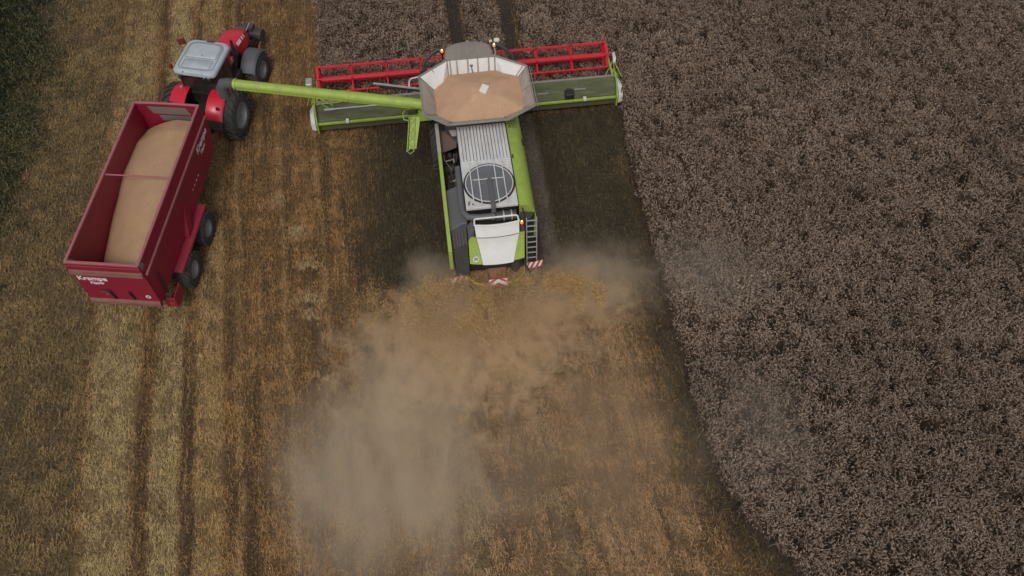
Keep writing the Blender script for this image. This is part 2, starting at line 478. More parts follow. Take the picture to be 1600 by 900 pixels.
# ------------------------------------------------------------------ standing wheat
def make_wheat():
    n = 700000
    x = rng.uniform(-12, 27, n); y = rng.uniform(2.5, 38, n)
    lx, ly = comb_local(x, y)
    pitch = .145                                            # drill rows
    lx2 = np.round(lx / pitch) * pitch + rng.normal(0, .022, n)
    x = CO[0] + lx2 * math.cos(TH) - ly * math.sin(TH); y = CO[1] + lx2 * math.sin(TH) + ly * math.cos(TH)
    keep = crop_mask(x, y)
    keep &= in_view(x, y, .10) | (rng.random(n) < .25)
    gap = .28 * fbm(x, y, .8, 41, 3) + .72 * vnoise(lx2 * 1.5, ly, .24, 43)
    keep &= rng.random(n) < np.clip(.26 + (gap - .32) * 3.4, .06, 1)
    x, y, gap = x[keep], y[keep], gap[keep]
    n = len(x)
    hgt = .70 + .16 * (fbm(x, y, .8, 51, 3) - .5) + rng.normal(0, .055, n) + (gap - .5) * .42
    az = rng.uniform(0, 2 * math.pi, n)
    # a shared lean in patches
    laz = fbm(x, y, 1.6, 61) * 10
    d = np.stack([np.cos(az) + .5 * np.cos(laz), np.sin(az) + .5 * np.sin(laz)], 1); d /= np.linalg.norm(d, axis=1)[:, None]
    side = np.stack([-d[:, 1], d[:, 0], np.zeros(n)], 1)
    tone = (.60 + .75 * rng.random(n) ** 1.3) * (.85 + .3 * fbm(x, y, 4, 71, 3))
    warm = rng.random(n)[:, None]
    ear_c = (np.array([.385, .296, .235])[None] * (1 - warm) + np.array([.295, .208, .15])[None] * warm) * tone[:, None]
    stem_c = np.array([.12, .082, .055])[None] * tone[:, None]
    # stem
    lean = rng.uniform(.02, .12, n)
    top = np.stack([x + d[:, 0] * lean, y + d[:, 1] * lean, hgt], 1)
    P = np.stack([np.stack([x, y, np.zeros(n)], 1), top], 1)
    V, Q, m = ribbons(P, np.full((n, 2), .0075), side)
    parts = [(V, Q, np.repeat(stem_c, m, 0))]
    # ear nodding over
    L = rng.uniform(.08, .122, n); nod = rng.uniform(.15, 1.0, n)
    p0 = top
    p1 = p0 + np.stack([d[:, 0] * L * .45 * nod, d[:, 1] * L * .45 * nod, L * .5 * (1 - nod * .7)], 1)
    p2 = p1 + np.stack([d[:, 0] * L * .55, d[:, 1] * L * .55, L * .3 * (.5 - nod)], 1)
    P = np.stack([p0, p1, p2], 1)
    W = np.stack([np.full(n, .013), np.full(n, .020), np.full(n, .006)], 1)
    V, Q, m = ribbons(P, W, side)
    sh = np.repeat(ear_c, m, 0)
    parts.append((V, Q, sh))
    V, Q, m = ribbons(P, W * .8, np.stack([d[:, 0] * -.3, d[:, 1] * -.3, np.full(n, .95)], 1))
    parts.append((V, Q, np.repeat(ear_c * .92, m, 0)))
    # one dry leaf on about half
    s = rng.random(n) < .55
    k = s.sum(); a2 = rng.uniform(0, 2 * math.pi, k); e = np.stack([np.cos(a2), np.sin(a2)], 1)
    z0 = hgt[s] * rng.uniform(.55, .92, k); ll = rng.uniform(.10, .20, k)
    q0 = np.stack([x[s] + d[s, 0] * lean[s] * .7, y[s] + d[s, 1] * lean[s] * .7, z0], 1)
    q1 = q0 + np.stack([e[:, 0] * ll * .5, e[:, 1] * ll * .5, ll * .25], 1)
    q2 = q0 + np.stack([e[:, 0] * ll, e[:, 1] * ll, -ll * .25], 1)
    V, Q, m = ribbons(np.stack([q0, q1, q2], 1), np.stack([np.full(k, .006), np.full(k, .011), np.full(k, .003)], 1), np.stack([-e[:, 1], e[:, 0], np.zeros(k)], 1))
    parts.append((V, Q, np.repeat(ear_c[s] * np.array([.62, .58, .52])[None], m, 0)))
    V, Q, c = join(parts)
    o = fast_mesh('wheat_crop', V, Q, 'wheat', c)
    return tag(o, 'dense standing ripe wheat with brownish pink ears not yet cut', 'wheat crop', kind='stuff')
make_wheat()

# ------------------------------------------------------------------ loose straw, stubble and verge
def make_straw():
    n = 900000
    x = rng.uniform(-23, 12, n); y = rng.uniform(3.5, 36, n)
    ok = in_view(x, y, .10, 0) & ~crop_mask(x, y)
    x, y = x[ok], y[ok]
    soil, dens, col = zone(x, y)
    clump = fbm(x, y, .45, 101, 3)
    p = dens * (.12 + 1.5 * np.clip(clump - .34, 0, 1) * 2.6)
    # a few pale tufts
    for cx, cy, r in ((-8.05, 19.0, .35), (-7.4, 17.3, .5), (-7.2, 15.9, .55), (-7.0, 15.1, .4), (-6.7, 14.4, .3), (-6.3, 12.9, .35), (-9.0, 20.5, .3)):
        w = np.exp(-(((x - cx) / r) ** 2 + ((y - cy) / r) ** 2) * 1.5) * (clump > .45)
        p = p + w; col = col * (1 - w[:, None]) + np.array([.48, .37, .20])[None] * w[:, None]
    ok = rng.random(len(x)) < p
    x, y, col = x[ok], y[ok], col[ok]
    n = len(x)
    az = np.where(rng.random(n) < .62, math.pi / 2 + A0 + rng.normal(0, .30, n), rng.uniform(0, math.pi, n))
    L = rng.uniform(.04, .24, n) * rng.uniform(.5, 1, n); tilt = rng.normal(0, .22, n)
    d = np.stack([np.cos(az), np.sin(az), tilt], 1)
    z = rng.uniform(.015, .075, n)
    c = np.stack([x, y, z], 1)
    side = np.stack([-np.sin(az), np.cos(az), np.zeros(n)], 1)
    P = np.stack([c - d * L[:, None] / 2, c + d * L[:, None] / 2], 1)
    W = np.repeat(rng.uniform(.005, .012, n)[:, None], 2, 1)
    V, Q, m = ribbons(P, W, side)
    tone = rng.uniform(.55, 1.35, n)[:, None]
    parts = [(V, Q, np.repeat(col * tone, m, 0))]
    # a sprinkling of long whole straws
    n = 2600
    x = rng.uniform(-19, 8, n); y = rng.uniform(5, 34, n)
    ok = in_view(x, y, .05, 0) & ~crop_mask(x, y) & (x > np.interp(y, VY, VX) + 1)
    lx, ly = comb_local(x, y); ok &= ~((np.abs(lx) < 6) & (ly > -2.5) & (rng.random(n) < .9))
    x, y = x[ok], y[ok]; n = len(x)
    az = rng.uniform(0, math.pi, n); L = rng.uniform(.15, .38, n); bend = rng.normal(0, .12, n)
    d = np.stack([np.cos(az), np.sin(az)], 1); pr = np.stack([-d[:, 1], d[:, 0]], 1)
    pts = [np.stack([x + d[:, 0] * L * t + pr[:, 0] * L * b_, y + d[:, 1] * L * t + pr[:, 1] * L * b_, rng.uniform(.06, .14, n)], 1) for t, b_ in ((-.5, 0), (0, bend), (.5, 0))]
    V, Q, m = ribbons(np.stack(pts, 1), np.full((n, 3), .009), np.stack([pr[:, 0], pr[:, 1], np.zeros(n)], 1))
    parts.append((V, Q, np.repeat(np.array([.38, .26, .125])[None] * rng.uniform(.4, 1.15, n)[:, None], m, 0)))
    o = fast_mesh('loose_straw', *join(parts)[:2], 'straw', join(parts)[2])
    tag(o, 'loose yellow and brown straw lying in rows on the cut field', 'straw', kind='stuff')
    # upright stubble in drill rows
    n = 330000
    x = rng.uniform(-22, 12, n); y = rng.uniform(3.5, 34, n)
    lx, ly = comb_local(x, y)
    lx = np.round(lx / .145) * .145 + rng.normal(0, .02, n)
    x = CO[0] + lx * math.cos(TH) - ly * math.sin(TH); y = CO[1] + lx * math.sin(TH) + ly * math.cos(TH)
    ok = in_view(x, y, .08, 0) & ~crop_mask(x, y) & (x > np.interp(y, VY, VX))
    t = np.minimum(np.abs(x - (-.32 - .13 * (y - 31.42))), np.abs(x - (-2.68 - .145 * (y - 31.42))))
    ok &= (t > .3) | (rng.random(n) < .1)
    x, y, lx, ly = x[ok], y[ok], lx[ok], ly[ok]; n = len(x)
    soil, dens, col = zone(x, y)
    cut = bump(lx, -4.6, 6.6, 1.3) * sst(-3.4, -1.6, ly)
    h = rng.uniform(.06, .14, n)
    d = rng.normal(0, .03, (n, 2))
    P = np.stack([np.stack([x, y, np.full(n, -.02)], 1), np.stack([x + d[:, 0], y + d[:, 1], h], 1)], 1)
    az = rng.uniform(0, math.pi, n)
    V, Q, m = ribbons(P, np.full((n, 2), .010), np.stack([np.cos(az), np.sin(az), np.zeros(n)], 1))
    c = (col * .8 * (1 - cut[:, None] * .15)) * rng.uniform(.5, 1.3, n)[:, None]
    g = (rng.random(n) < .14 * cut)[:, None]
    c = np.where(g, np.array([.055, .065, .022])[None], c)
    o = fast_mesh('cut_stubble', V, Q, 'straw', np.repeat(c, m, 0))
    tag(o, 'short cut stubble stalks standing in drill rows', 'stubble', kind='stuff')
make_straw()

def make_verge():
    n = 150000
    y = rng.uniform(5, 37, n); xv = np.interp(y, VY, VX)
    x = xv + 2.4 - rng.exponential(3.2, n)
    ok = in_view(x, y, .15, .4) & (fbm(x, y, 1.1, 131) + .35 * (rng.random(n) - .5) > .40 + .55 * sst(-1.2, 2.2, x - xv) - .30 * sst(.8, 3.0, xv - x))
    x, y, xv = x[ok], y[ok], xv[ok]; n = len(x)
    dpt = np.clip((xv + .6 - x) / 3.0, 0, 1)
    hh = (.08 + dpt * .50 * fbm(x, y, 1.1, 141)) * rng.uniform(.5, 1.2, n)
    az = rng.uniform(0, 2 * math.pi, n); L = rng.uniform(.08, .28, n)
    d = np.stack([np.cos(az), np.sin(az)], 1)
    p0 = np.stack([x, y, np.zeros(n)], 1)
    p1 = p0 + np.stack([d[:, 0] * L * .4, d[:, 1] * L * .4, hh], 1)
    p2 = p1 + np.stack([d[:, 0] * L, d[:, 1] * L, -.3 * hh], 1)
    P = np.stack([p0, p1, p2], 1)
    W = np.stack([np.full(n, .012), rng.uniform(.012, .035, n), np.full(n, .004)], 1)
    V, Q, m = ribbons(P, W, np.stack([-np.sin(az), np.cos(az), np.zeros(n)], 1))
    c = np.array([.021, .027, .010])[None] * rng.uniform(.3, 1.6, n)[:, None] + (rng.random(n) < .10 + .35 * (1 - dpt))[:, None] * np.array([.11, .08, .035])[None]
    o = fast_mesh('dark_verge', V, Q, 'leaf', np.repeat(c, m, 0))
    tag(o, 'dark green grass and weeds along the left field edge', 'verge', kind='stuff')
make_verge()

# ------------------------------------------------------------------ wheels shared by the vehicles
def wheel(parent, c, r, w, rim_r, out, lugs=22, lugh=.045):
    """c wheel centre, out +1/-1: side the dished rim faces (x)"""
    g = empty('wheel', c, 0, parent)
    b = MB()
    h = w / 2
    prof = [(-h * .82, rim_r), (-h, rim_r * 1.12), (-h, r * .86), (-h * .8, r * .965), (-h * .3, r), (h * .3, r), (h * .8, r * .965), (h, r * .86), (h, rim_r * 1.12), (h * .82, rim_r), (h * .7, rim_r * .96), (-h * .7, rim_r * .96)]
    b.lathe(prof, (0, 0, 0), 40)
    for k in range(lugs):
        for sgn in (-1, 1):
            a = 2 * math.pi * (k + (.25 if sgn > 0 else -.25)) / lugs
            pts = []
            for t, da in ((.02, 0), (.55, .10), (1.0, .26)):
                aa = a + da * 1.2
                rr = r - .01 + (lugh if t < .9 else lugh * .2)
                pts.append((sgn * h * t * .98, rr * math.cos(aa), rr * math.sin(aa)))
            b.bar(pts[0], pts[1], .05, .07, up=(0, math.cos(a), math.sin(a)))
            b.bar(pts[1], pts[2], .05, .07, up=(0, math.cos(a + .2), math.sin(a + .2)))
    b.build('tyre', 'rubber', g, 40)
    b = MB()
    o = out
    b.lathe([(o * h * .86, rim_r * 1.03), (o * h * .86, rim_r * .9), (o * h * .35, rim_r * .78), (o * h * .30, rim_r * .45), (o * h * .42, rim_r * .40), (o * h * .42, rim_r * .05), (o * h * .2, rim_r * .05), (o * h * .2, rim_r * .8), (o * h * .6, rim_r * 1.02)], (0, 0, 0), 32)
    for k in range(8):
        a = 2 * math.pi * k / 8
        b.cyl((o * h * .40, rim_r * .27 * math.cos(a), rim_r * .27 * math.sin(a)), (o * h * .47, rim_r * .27 * math.cos(a), rim_r * .27 * math.sin(a)), .022, n=6)
    b.build('rim', 'wheelrim', g, 35)
    return g

# ------------------------------------------------------------------ combine harvester (x right, y forward, z up)
H_LOC = (CO[0], CO[1], 0)
comb = empty('combine_harvester', H_LOC, TH)
tag(comb, 'large lime green and white combine harvester with full grain tank and red reel', 'combine harvester')

def build_combine(P):
    # --- chassis and wheels
    b = MB().box(-.92, .92, -1.9, 4.4, .75, 2.35)
    b.box(-1.25, 1.35, 2.55, 4.3, 1.9, 2.9)
    b.box(-.78, .88, -1.55, 1.9, 2.3, 3.62).box(-.7, .8, -1.9, -1.5, 2.3, 3.1)
    b.cyl((-1.4, 3.9, .95), (1.4, 3.9, .95), .16); b.cyl((-1.3, -.9, .7), (1.3, -.9, .7), .12)
    b.build('chassis', 'black', P)
    for s in (-1, 1):
        wheel(P, (s * 1.36, 3.9, .97), .97, .78, .45, s)
        wheel(P, (s * 1.24, -.75, .68), .68, .55, .34, s, 18)
    # --- grain tank: eight flared panels round the opening
    O = [(-1.9, 3.65), (-1.86, 1.79), (-1.09, 1.22), (.96, 1.22), (1.93, 1.75), (1.91, 3.71), (.85, 4.36), (-.86, 4.36)]
    B = [(-1.2, 3.62), (-1.2, 2.55), (-.90, 2.02), (.84, 2.02), (1.26, 2.5), (1.28, 3.68), (.84, 4.22), (-.84, 4.22)]
    ZT, ZB = 4.7, 3.7
    BZ = [3.7, 3.85, 4.08, 4.08, 3.85, 3.7, 3.7, 3.7]
    b = MB().loft([[(x * .98, y, 2.9) for x, y in B], [(x, y, z + .02) for (x, y), z in zip(B, BZ)]])
    tank = b.build('grain_tank', 'grey', P)
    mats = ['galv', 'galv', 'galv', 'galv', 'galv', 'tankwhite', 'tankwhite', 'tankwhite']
    for i in range(8):
        j = (i + 1) % 8
        q = [(*B[i], BZ[i]), (*B[j], BZ[j]), (*O[j], ZT), (*O[i], ZT)]
        g = MB(); qc = sum((Vector(p) for p in q), Vector()) / 4
        nrm = (Vector(q[1]) - Vector(q[0])).cross(Vector(q[2]) - Vector(q[0])).normalized()
        inward = Vector((0, 2.8, 4.3)) - qc
        if nrm.dot(inward) > 0: nrm = -nrm
        g.loft([[Vector(p) for p in q], [Vector(p) + nrm * .03 for p in q]])
        # pressed ribs on the inner face
        fr = {6: (.13, .36, .57, .80, .94), 7: (.55,), 5: (.1,), 0: (.46,), 4: (.52,)}.get(i, ())
        for t in fr:
            a0 = Vector(q[0]).lerp(Vector(q[1]), t); a1 = Vector(q[3]).lerp(Vector(q[2]), t)
            w = .055 if i == 6 else .03
            g.bar(a0 - nrm * .012, a1 - nrm * .012, w, .022, 1, up=nrm)
        # fold seam on the corner
        g.bar(Vector(q[0]) - nrm * .012, Vector(q[3]) - nrm * .012, .04, .02, 2, up=nrm)
        g.build('tank_panel', [mats[i], 'galv', 'rim'], P, bevel=0)
        e = MB().bar(Vector(q[3]) + Vector((0, 0, .012)), Vector(q[2]) + Vector((0, 0, .012)), .055, .05)
        if i == 4:
            e.bar(Vector(q[3]) + Vector((.09, 0, -.03)), Vector(q[2]) + Vector((.09, 0, -.03)), .03, .05)
        e.build('tank_rim', 'rim', P, bevel=.008)
    g = MB().bar((.0, 4.33, 4.35), (.05, 4.16, 4.0), .03, .03).disc((0, 4.3, 4.4), .055, .03, 14)
    g.build('level_sensor', 'grey', P)
    # bubble-up auger cap standing out of the grain
    c = MB(); ca = Matrix.Translation((.30, 2.86, 4.60)) @ Matrix.Rotation(R(-32), 4, 'Z') @ Matrix.Rotation(R(14), 4, 'X')
    pts = [ca @ Vector((sx * .13, sy * .17, z)) for z in (-.3, .04) for sx, sy in ((-1, -1), (1, -1), (1, 1), (-1, 1))]
    c.loft([pts[:4], pts[4:]])
    c.build('filling_auger_cap', 'white', P, bevel=.012)

    # --- cab
    ol = [(-.9, 4.45), (-.91, 5.65), (-.84, 5.95), (-.66, 6.12), (-.35, 6.2), (0, 6.24), (.35, 6.2), (.66, 6.12), (.84, 5.95), (.91, 5.65), (.9, 4.45)]
    def ring(k, z, cy=5.3): return [(x * k, cy + (y - cy) * k, z) for x, y in ol]
    b = MB().loft([ring(.97, 3.62), ring(1.0, 3.68), ring(1.0, 3.80), ring(.97, 3.87), ring(.88, 3.91), ring(.5, 3.925)])
    b.disc((.02, 6.17, 3.80), .07, .10, 14)
    roof = b.build('cab_roof', 'cabroof', P, 50)
    MB().loft([[(x * .88, 5.3 + (y - 5.3) * .86, 1.75) for x, y in ol], [(x * .95, 5.3 + (y - 5.3) * .94, 3.62) for x, y in ol]]).build('cab', 'glass', P)
    b = MB().box(-.86, .86, 4.3, 4.5, 2.9, 3.86); b.build('cab_rear_wall', 'cabroof', P)
    for x, y in ((-.97, 5.72), (.98, 5.80)):
        g = MB().cyl((x, y, 3.55), (x, y, 3.86), .03, n=10).cyl((x, y, 3.84), (x, y, 3.90), .075, n=14).build('beacon_post', 'black', P)
        MB().loft([[(x + r * math.cos(a * math.pi / 7), y + r * math.sin(a * math.pi / 7), 3.9 + h) for a in range(14)] for r, h in ((.055, 0), (.056, .05), (.045, .08), (.018, .095))]).build('beacon_lens', 'beacon', g)
        MB().loft([[(x + r * math.cos(a * math.pi / 5), y + r * math.sin(a * math.pi / 5), 3.99 + h) for a in range(10)] for r, h in ((.026, 0), (.026, .015), (.010, .026))]).build('beacon_bulb', 'beaconcore', g)
    g = MB().tube([(.93, 5.25, 3.82), (.99, 5.45, 3.9), (.98, 5.72, 3.88)], .025, 8); g.build('beacon_rail', 'silver', P)
    for s in (-1, 1):
        g = MB().tube([(s * .86, 6.02, 3.62), (s * 1.1, 6.15, 3.66), (s * 1.38, 6.08, 3.52), (s * 1.64, 5.92, 3.34), (s * 1.72, 5.84, 3.1)], [.085, .10, .075, .06, .05], 10)
        g.tube([(s * .9, 5.7, 3.4), (s * 1.2, 5.8, 3.3), (s * 1.30, 6.05, 3.5)], .025, 8)
        arm = g.build('mirror_arm', 'dark', P)
        h = MB().loft([[(s * x, y, z) for x, y in ((1.58, 5.72), (1.86, 5.62), (1.88, 5.72), (1.62, 5.86))] for z in (2.62, 3.16)])
        h.build('mirror', 'dark', arm, bevel=.03)
    g = MB().disc((1.14, 6.34, 3.66), .11, .06, 18).disc((.93, 6.52, 3.5), .06, .04, 12).tube([(.86, 6.1, 3.6), (1.14, 6.34, 3.66)], .02, 6)
    g.build('satellite_receiver', 'signwhite', P)

    # --- ribbed engine deck with the rotary fan screen
    b = MB().box(-.80, .905, -1.65, 1.97, 3.66, 3.775); b.box(-.80, .905, .30, .36, 3.775, 3.80, 0)
    deck = b.build('engine_deck', 'deck', P, bevel=.012)
    b = MB()
    for k in range(15):
        x = -.735 + k * .1135
        b.box(x - .048, x + .048, .36, 1.96, 3.775, 3.822)
    b.build('deck_rib', 'deck', P, bevel=.012, label='row of raised pale ribs across the front half of the deck')
    MB().box(-.79, .895, .37, 1.95, 3.7755, 3.779).build('deck_channel', 'grey', P)
    fc = (.06, -.70, 3.775)
    MB().disc(fc, .80, .035, 48).build('fan_screen', 'screen', deck, 20)
    MB().ring((fc[0], fc[1], 3.80), .835, .030, 56, 6).build('fan_seal', 'black', deck)
    MB().ring((fc[0], fc[1], 3.83), .785, .020, 56, 6).build('fan_hoop', 'deck', deck)
    for x in (-.53, -.27, .30, .57):
        MB().bar((x, .33, 3.86), (x, -1.62, 3.86), .034, .03).build('fan_bar', 'deck', deck)
    b = MB().bar((-.47, -.55, 3.868), (.55, -.55, 3.868), .03, .018).build('fan_crossbar', 'deck', deck)
    b = MB().bar((.08, -.62, 3.90), (.08, -1.78, 3.90), .15, .07).bar((.08, -1.78, 3.93), (.08, -1.80, 3.66), .15, .05).disc((.08, -.66, 3.83), .10, .10, 18).disc((.08, -1.74, 3.93), .07, .05, 14)
    b.build('suction_arm', 'grey', deck, bevel=.015)
    b = MB().tube([(-.70, -1.52, 3.775), (-.70, -1.5, 3.86), (-.67, -1.46, 3.9)], .02, 6).disc((-.56, -1.5, 3.775), .03, .03, 8)
    b.build('deck_latch', 'black', deck)

    # --- machinery behind the deck
    g = MB().tube([(-.9, .35, 3.52), (-.92, -1.2, 3.48), (-.90, -1.55, 3.46), (-.75, -1.76, 3.47), (-.45, -1.82, 3.48), (.02, -1.83, 3.48)], .115, 14)
    g.cyl((-.02, -1.83, 3.48), (.10, -1.83, 3.48), .14, n=16)
    g.build('intake_pipe', 'grey', P)
    g = MB().cyl((.12, -1.80, 3.42), (.82, -1.80, 3.42), .17, n=20)
    f = g.build('air_filter', 'dark', P)
    for x in (.40, .66): MB().lathe([(-.018, .175), (.018, .175), (.018, .188), (-.018, .188)], (x, -1.80, 3.42), 20).build('filter_band', 'silver', f)

    # --- right side: curved green cover
    pr = [(.95, 3.70), (1.10, 3.69), (1.25, 3.63), (1.38, 3.51), (1.47, 3.33), (1.525, 3.05), (1.545, 2.6), (1.55, 1.75), (1.46, 1.75), (1.0, 2.1)]
    def sec(y, dz=0, k=1.0): return [(.95 + (x - .95) * k, y, z + dz * (z - 1.9) / 1.8) for x, z in pr]
    MB().loft([sec(1.72), sec(.6, .01), sec(-.6, -.04), sec(-1.25, -.10), sec(-1.52, -.16)]).build('side_cover', 'green', P, 50)
    MB().loft([sec(2.62, -.02, .97), sec(2.3), sec(1.725)]).build('side_cover_front', 'green', P, 50)
    MB().loft([sec(2.95, -.05, .97), sec(2.625, -.015, .985)]).build('side_cover_cap', 'white', P, 50)
    for k in range(7):
        for i in range(5):
            x = 1.02 + i * .062 + (k % 2) * .03; y = 1.84 + k * .085
            z = float(np.interp(x, [.95, 1.10, 1.25, 1.38], [3.70, 3.69, 3.63, 3.51]))
            MB().disc((x, y, z - .03), .023, .036, 8).build('vent_hole', 'black', P)
    b = MB().bar((1.42, 1.42, 3.45), (1.46, 1.20, 3.40), .06, .05); b.build('cover_handle', 'black', P)
    b = MB().bar((.925, 2.0, 3.72), (.925, -1.5, 3.66), .02, .03).bar((.99, .55, 3.71), (1.0, .4, 3.71), .05, .03); b.build('cover_seal', 'dark', P)
    # dark recess with the ladder behind the cover
    b = MB().loft([[(1.0, -1.5, 1.2), (1.5, -1.5, 1.2), (1.5, -1.5, 3.1), (1.0, -1.5, 3.2)], [(1.0, -2.05, 1.2), (1.05, -2.05, 1.2), (1.05, -2.0, 2.8), (1.0, -2.0, 2.9)]])
    b.build('ladder_recess', 'black', P)
    b = MB().tube([(1.53, -1.50, 3.2), (1.60, -1.75, 3.0), (1.62, -2.05, 2.2), (1.58, -2.3, 1.5), (1.52, -2.38, 1.25)], .025, 8)
    b.tube([(1.05, -1.55, 3.4), (1.07, -1.85, 3.5), (1.08, -1.98, 3.3), (1.08, -2.15, 2.2)], .022, 8)
    b.build('ladder_guard_rail', 'black', P)
    b = MB(); t0, t1 = Vector((0, -1.92, 3.32)), Vector((0, -2.33, 1.10))
    for x in (1.14, 1.48): b.bar(t0 + Vector((x, 0, 0)), t1 + Vector((x, 0, 0)), .035, .05)
    lad = b.build('rear_ladder', 'silver', P, bevel=.006)
    for k in range(9):
        p = t0.lerp(t1, .06 + k * .108)
        MB().bar(p + Vector((1.14, 0, 0)), p + Vector((1.48, 0, 0)), .035, .03).build('rung', 'silver', lad)
    b = MB().tube([(1.17, -2.36, 1.05), (1.17, -2.46, .85), (1.45, -2.46, .85), (1.45, -2.36, 1.05)], .02, 8); b.build('lower_step', 'silver', P)

    # --- left side: thin panel, open engine bay, grey boxes
    def lp(y, zt): return [(-1.53, y, 1.7), (-1.53, y, zt), (-1.40, y, zt + .02), (-1.40, y, 1.7)]
    MB().loft([lp(2.6, 3.42), lp(1.25, 3.38)]).build('side_panel_front', 'galv', P, bevel=.01)
    MB().loft([lp(1.245, 3.38), lp(-.2, 3.2), lp(-1.8, 2.98), lp(-2.55, 2.75)]).build('side_panel', 'green', P, bevel=.02)
    MB().loft([[(-1.39, 2.6, 2.95), (-.84, 2.6, 3.0), (-.84, 1.75, 3.0), (-1.39, 1.62, 2.92)], [(-1.39, 2.6, 3.0), (-.84, 2.6, 3.05), (-.84, 1.75, 3.05), (-1.39, 1.62, 2.97)]]).build('service_platform', 'brownplate', P)
    MB().loft([[(x, y, 3.62) for x, y in ((-1.05, 1.95), (-.82, 1.95), (-.82, 1.72), (-.98, 1.72))], [(x, y, 3.7) for x, y in ((-1.05, 1.95), (-.82, 1.95), (-.82, 1.72), (-.98, 1.72))]]).build('corner_bracket', 'galv', P)
    b = MB().box(-1.38, -.8, -.2, 1.62, 2.3, 2.4)
    r2 = random.Random(3)
    for k in range(26):
        x, y = r2.uniform(-1.32, -.9), r2.uniform(-.1, 1.5)
        dx, dy = r2.uniform(-.2, .2), r2.uniform(-.6, .6)
        z0 = r2.uniform(2.5, 3.1)
        b.tube([(x, y, z0), (max(-1.36, min(-.86, x + dx * .5)), y + dy * .5, z0 + r2.uniform(0, .2)), (max(-1.36, min(-.86, x + dx)), max(-.15, min(1.55, y + dy)), z0 - .1)], r2.uniform(.012, .035), 6)
    for k in range(9):
        x, y, z = r2.uniform(-1.3, -1.0), r2.uniform(0, 1.4), r2.uniform(2.4, 2.8)
        b.box(x, x + r2.uniform(.08, .2), y, y + r2.uniform(.1, .25), z, z + r2.uniform(.08, .25))
    b.cyl((-1.16, .0, 2.62), (-1.16, .32, 2.62), .17, n=16).cyl((-1.1, .9, 2.4), (-1.1, .9, 2.9), .12, n=14)
    eng = b.build('engine', 'engine', P)
    for b in (MB().bar((-1.3, 1.1, 3.06), (-1.02, 1.16, 3.06), .03, .03), MB().bar((-1.0, 1.16, 3.1), (-1.0, .98, 3.1), .04, .03), MB().tube([(-1.28, 1.08, 3.05), (-1.1, .72, 3.0)], .008, 5), MB().bar((-1.2, .25, 2.95), (-1.0, .30, 2.95), .06, .02), MB().bar((-1.22, -.06, 2.9), (-1.05, -.02, 2.9), .05, .05)):
        b.build('engine_fitting', 'silver', eng)
    b = MB().loft([[(-1.39, -.22, 2.4), (-.80, -.22, 2.4), (-.80, -.22, 3.28), (-1.0, -.22, 3.28), (-1.39, -.22, 3.08)], [(-1.39, -1.8, 2.3), (-.80, -1.8, 2.3), (-.80, -1.8, 3.22), (-1.0, -1.8, 3.2), (-1.39, -1.8, 2.9)]])
    b.build('side_box', 'grey', P, bevel=.03)
    MB().disc((-.88, -1.52, 3.27), .04, .03, 12).build('filler_cap', 'silver', P)
    b = MB().loft([[(-1.36, -1.8, 1.6), (-.86, -1.8, 1.6), (-.86, -1.8, 3.05), (-1.36, -1.8, 2.78)], [(-1.36, -2.3, 1.4), (-.86, -2.3, 1.4), (-.86, -2.3, 2.75), (-1.36, -2.3, 2.5)], [(-1.32, -2.58, 1.2), (-.88, -2.62, 1.2), (-.88, -2.62, 1.95), (-1.32, -2.58, 1.95)]])
    for k in range(5):
        x = -1.30 + k * .1
        b.bar((x, -1.85, 2.84 + k * .05), (x, -2.32, 2.56 + k * .05), .03, .05).bar((x, -2.32, 2.56 + k * .05), (x, -2.6, 1.96), .03, .05)
    b.build('tailings_duct', 'dark', P)

    # --- rear hood
    xc = .09
    def hy(x, yb, bow=.10): return yb + bow * ((x - xc) / .9) ** 2
    def strip(x0t, x1t, x0b, x1b, zt, zb, yt, yb, n=8, nz=5, th=.05):
        outer, m = [], []
        rows_ = []
        for k in range(nz + 1):
            t = k / nz; z = zt + (zb - zt) * t
            yy = yt + (yb - yt) * (t ** 1.25)
            rows_.append([(x0t + (x0b - x0t) * t + (x1t + (x1b - x1t) * t - x0t - (x0b - x0t) * t) * i / n, z, yy) for i in range(n + 1)])
        v = []; f = []
        for off in (0, th):
            for r_ in rows_:
                for (x, z, yy) in r_: v.append((x, hy(x, yy) + off, z))
        w = n + 1; o2 = w * (nz + 1)
        for k in range(nz):
            for i in range(n):
                a = k * w + i
                f.append((a, a + 1, a + w + 1, a + w)); f.append((o2 + a, o2 + a + w, o2 + a + w + 1, o2 + a + 1))
        for i in range(n):
            f.append((i, o2 + i, o2 + i + 1, i + 1)); a = nz * w + i; f.append((a, a + 1, o2 + a + 1, o2 + a))
        for k in range(nz):
            a = k * w; f.append((a, a + w, o2 + a + w, o2 + a)); a += n; f.append((a, o2 + a, o2 + a + w, a + w))
        return MB().add(v, f)
    hood = strip(-.56, .84, -.42, .60, 3.07, 2.18, -2.42, -2.86).build('rear_hood', 'white', P, 50)
    strip(-.83, -.575, -.85, -.435, 3.10, 2.20, -2.42, -2.85, 4).build('hood_corner', 'green', hood, 50)
    strip(.855, 1.03, .615, .98, 3.12, 2.24, -2.42, -2.84, 4).build('hood_corner', 'green', hood, 50)
    strip(-.60, .87, -.57, .85, 3.52, 3.13, -2.24, -2.42).build('hood_upper_panel', 'white', hood, 50)
    strip(-.64, .91, -.60, .88, 3.13, 3.07, -2.38, -2.40, th=.08).build('hood_seam', 'black', hood, 50)
    b = MB().loft([[(-.80, -1.95, 2.2), (.98, -1.95, 2.2), (.95, -2.32, 2.2), (-.8, -2.32, 2.2)], [(-.62, -1.93, 3.22), (.89, -1.93, 3.22), (.86, -2.16, 3.22), (-.58, -2.16, 3.22)]])
    b.build('hood_inside', 'black', hood)
    b = MB()
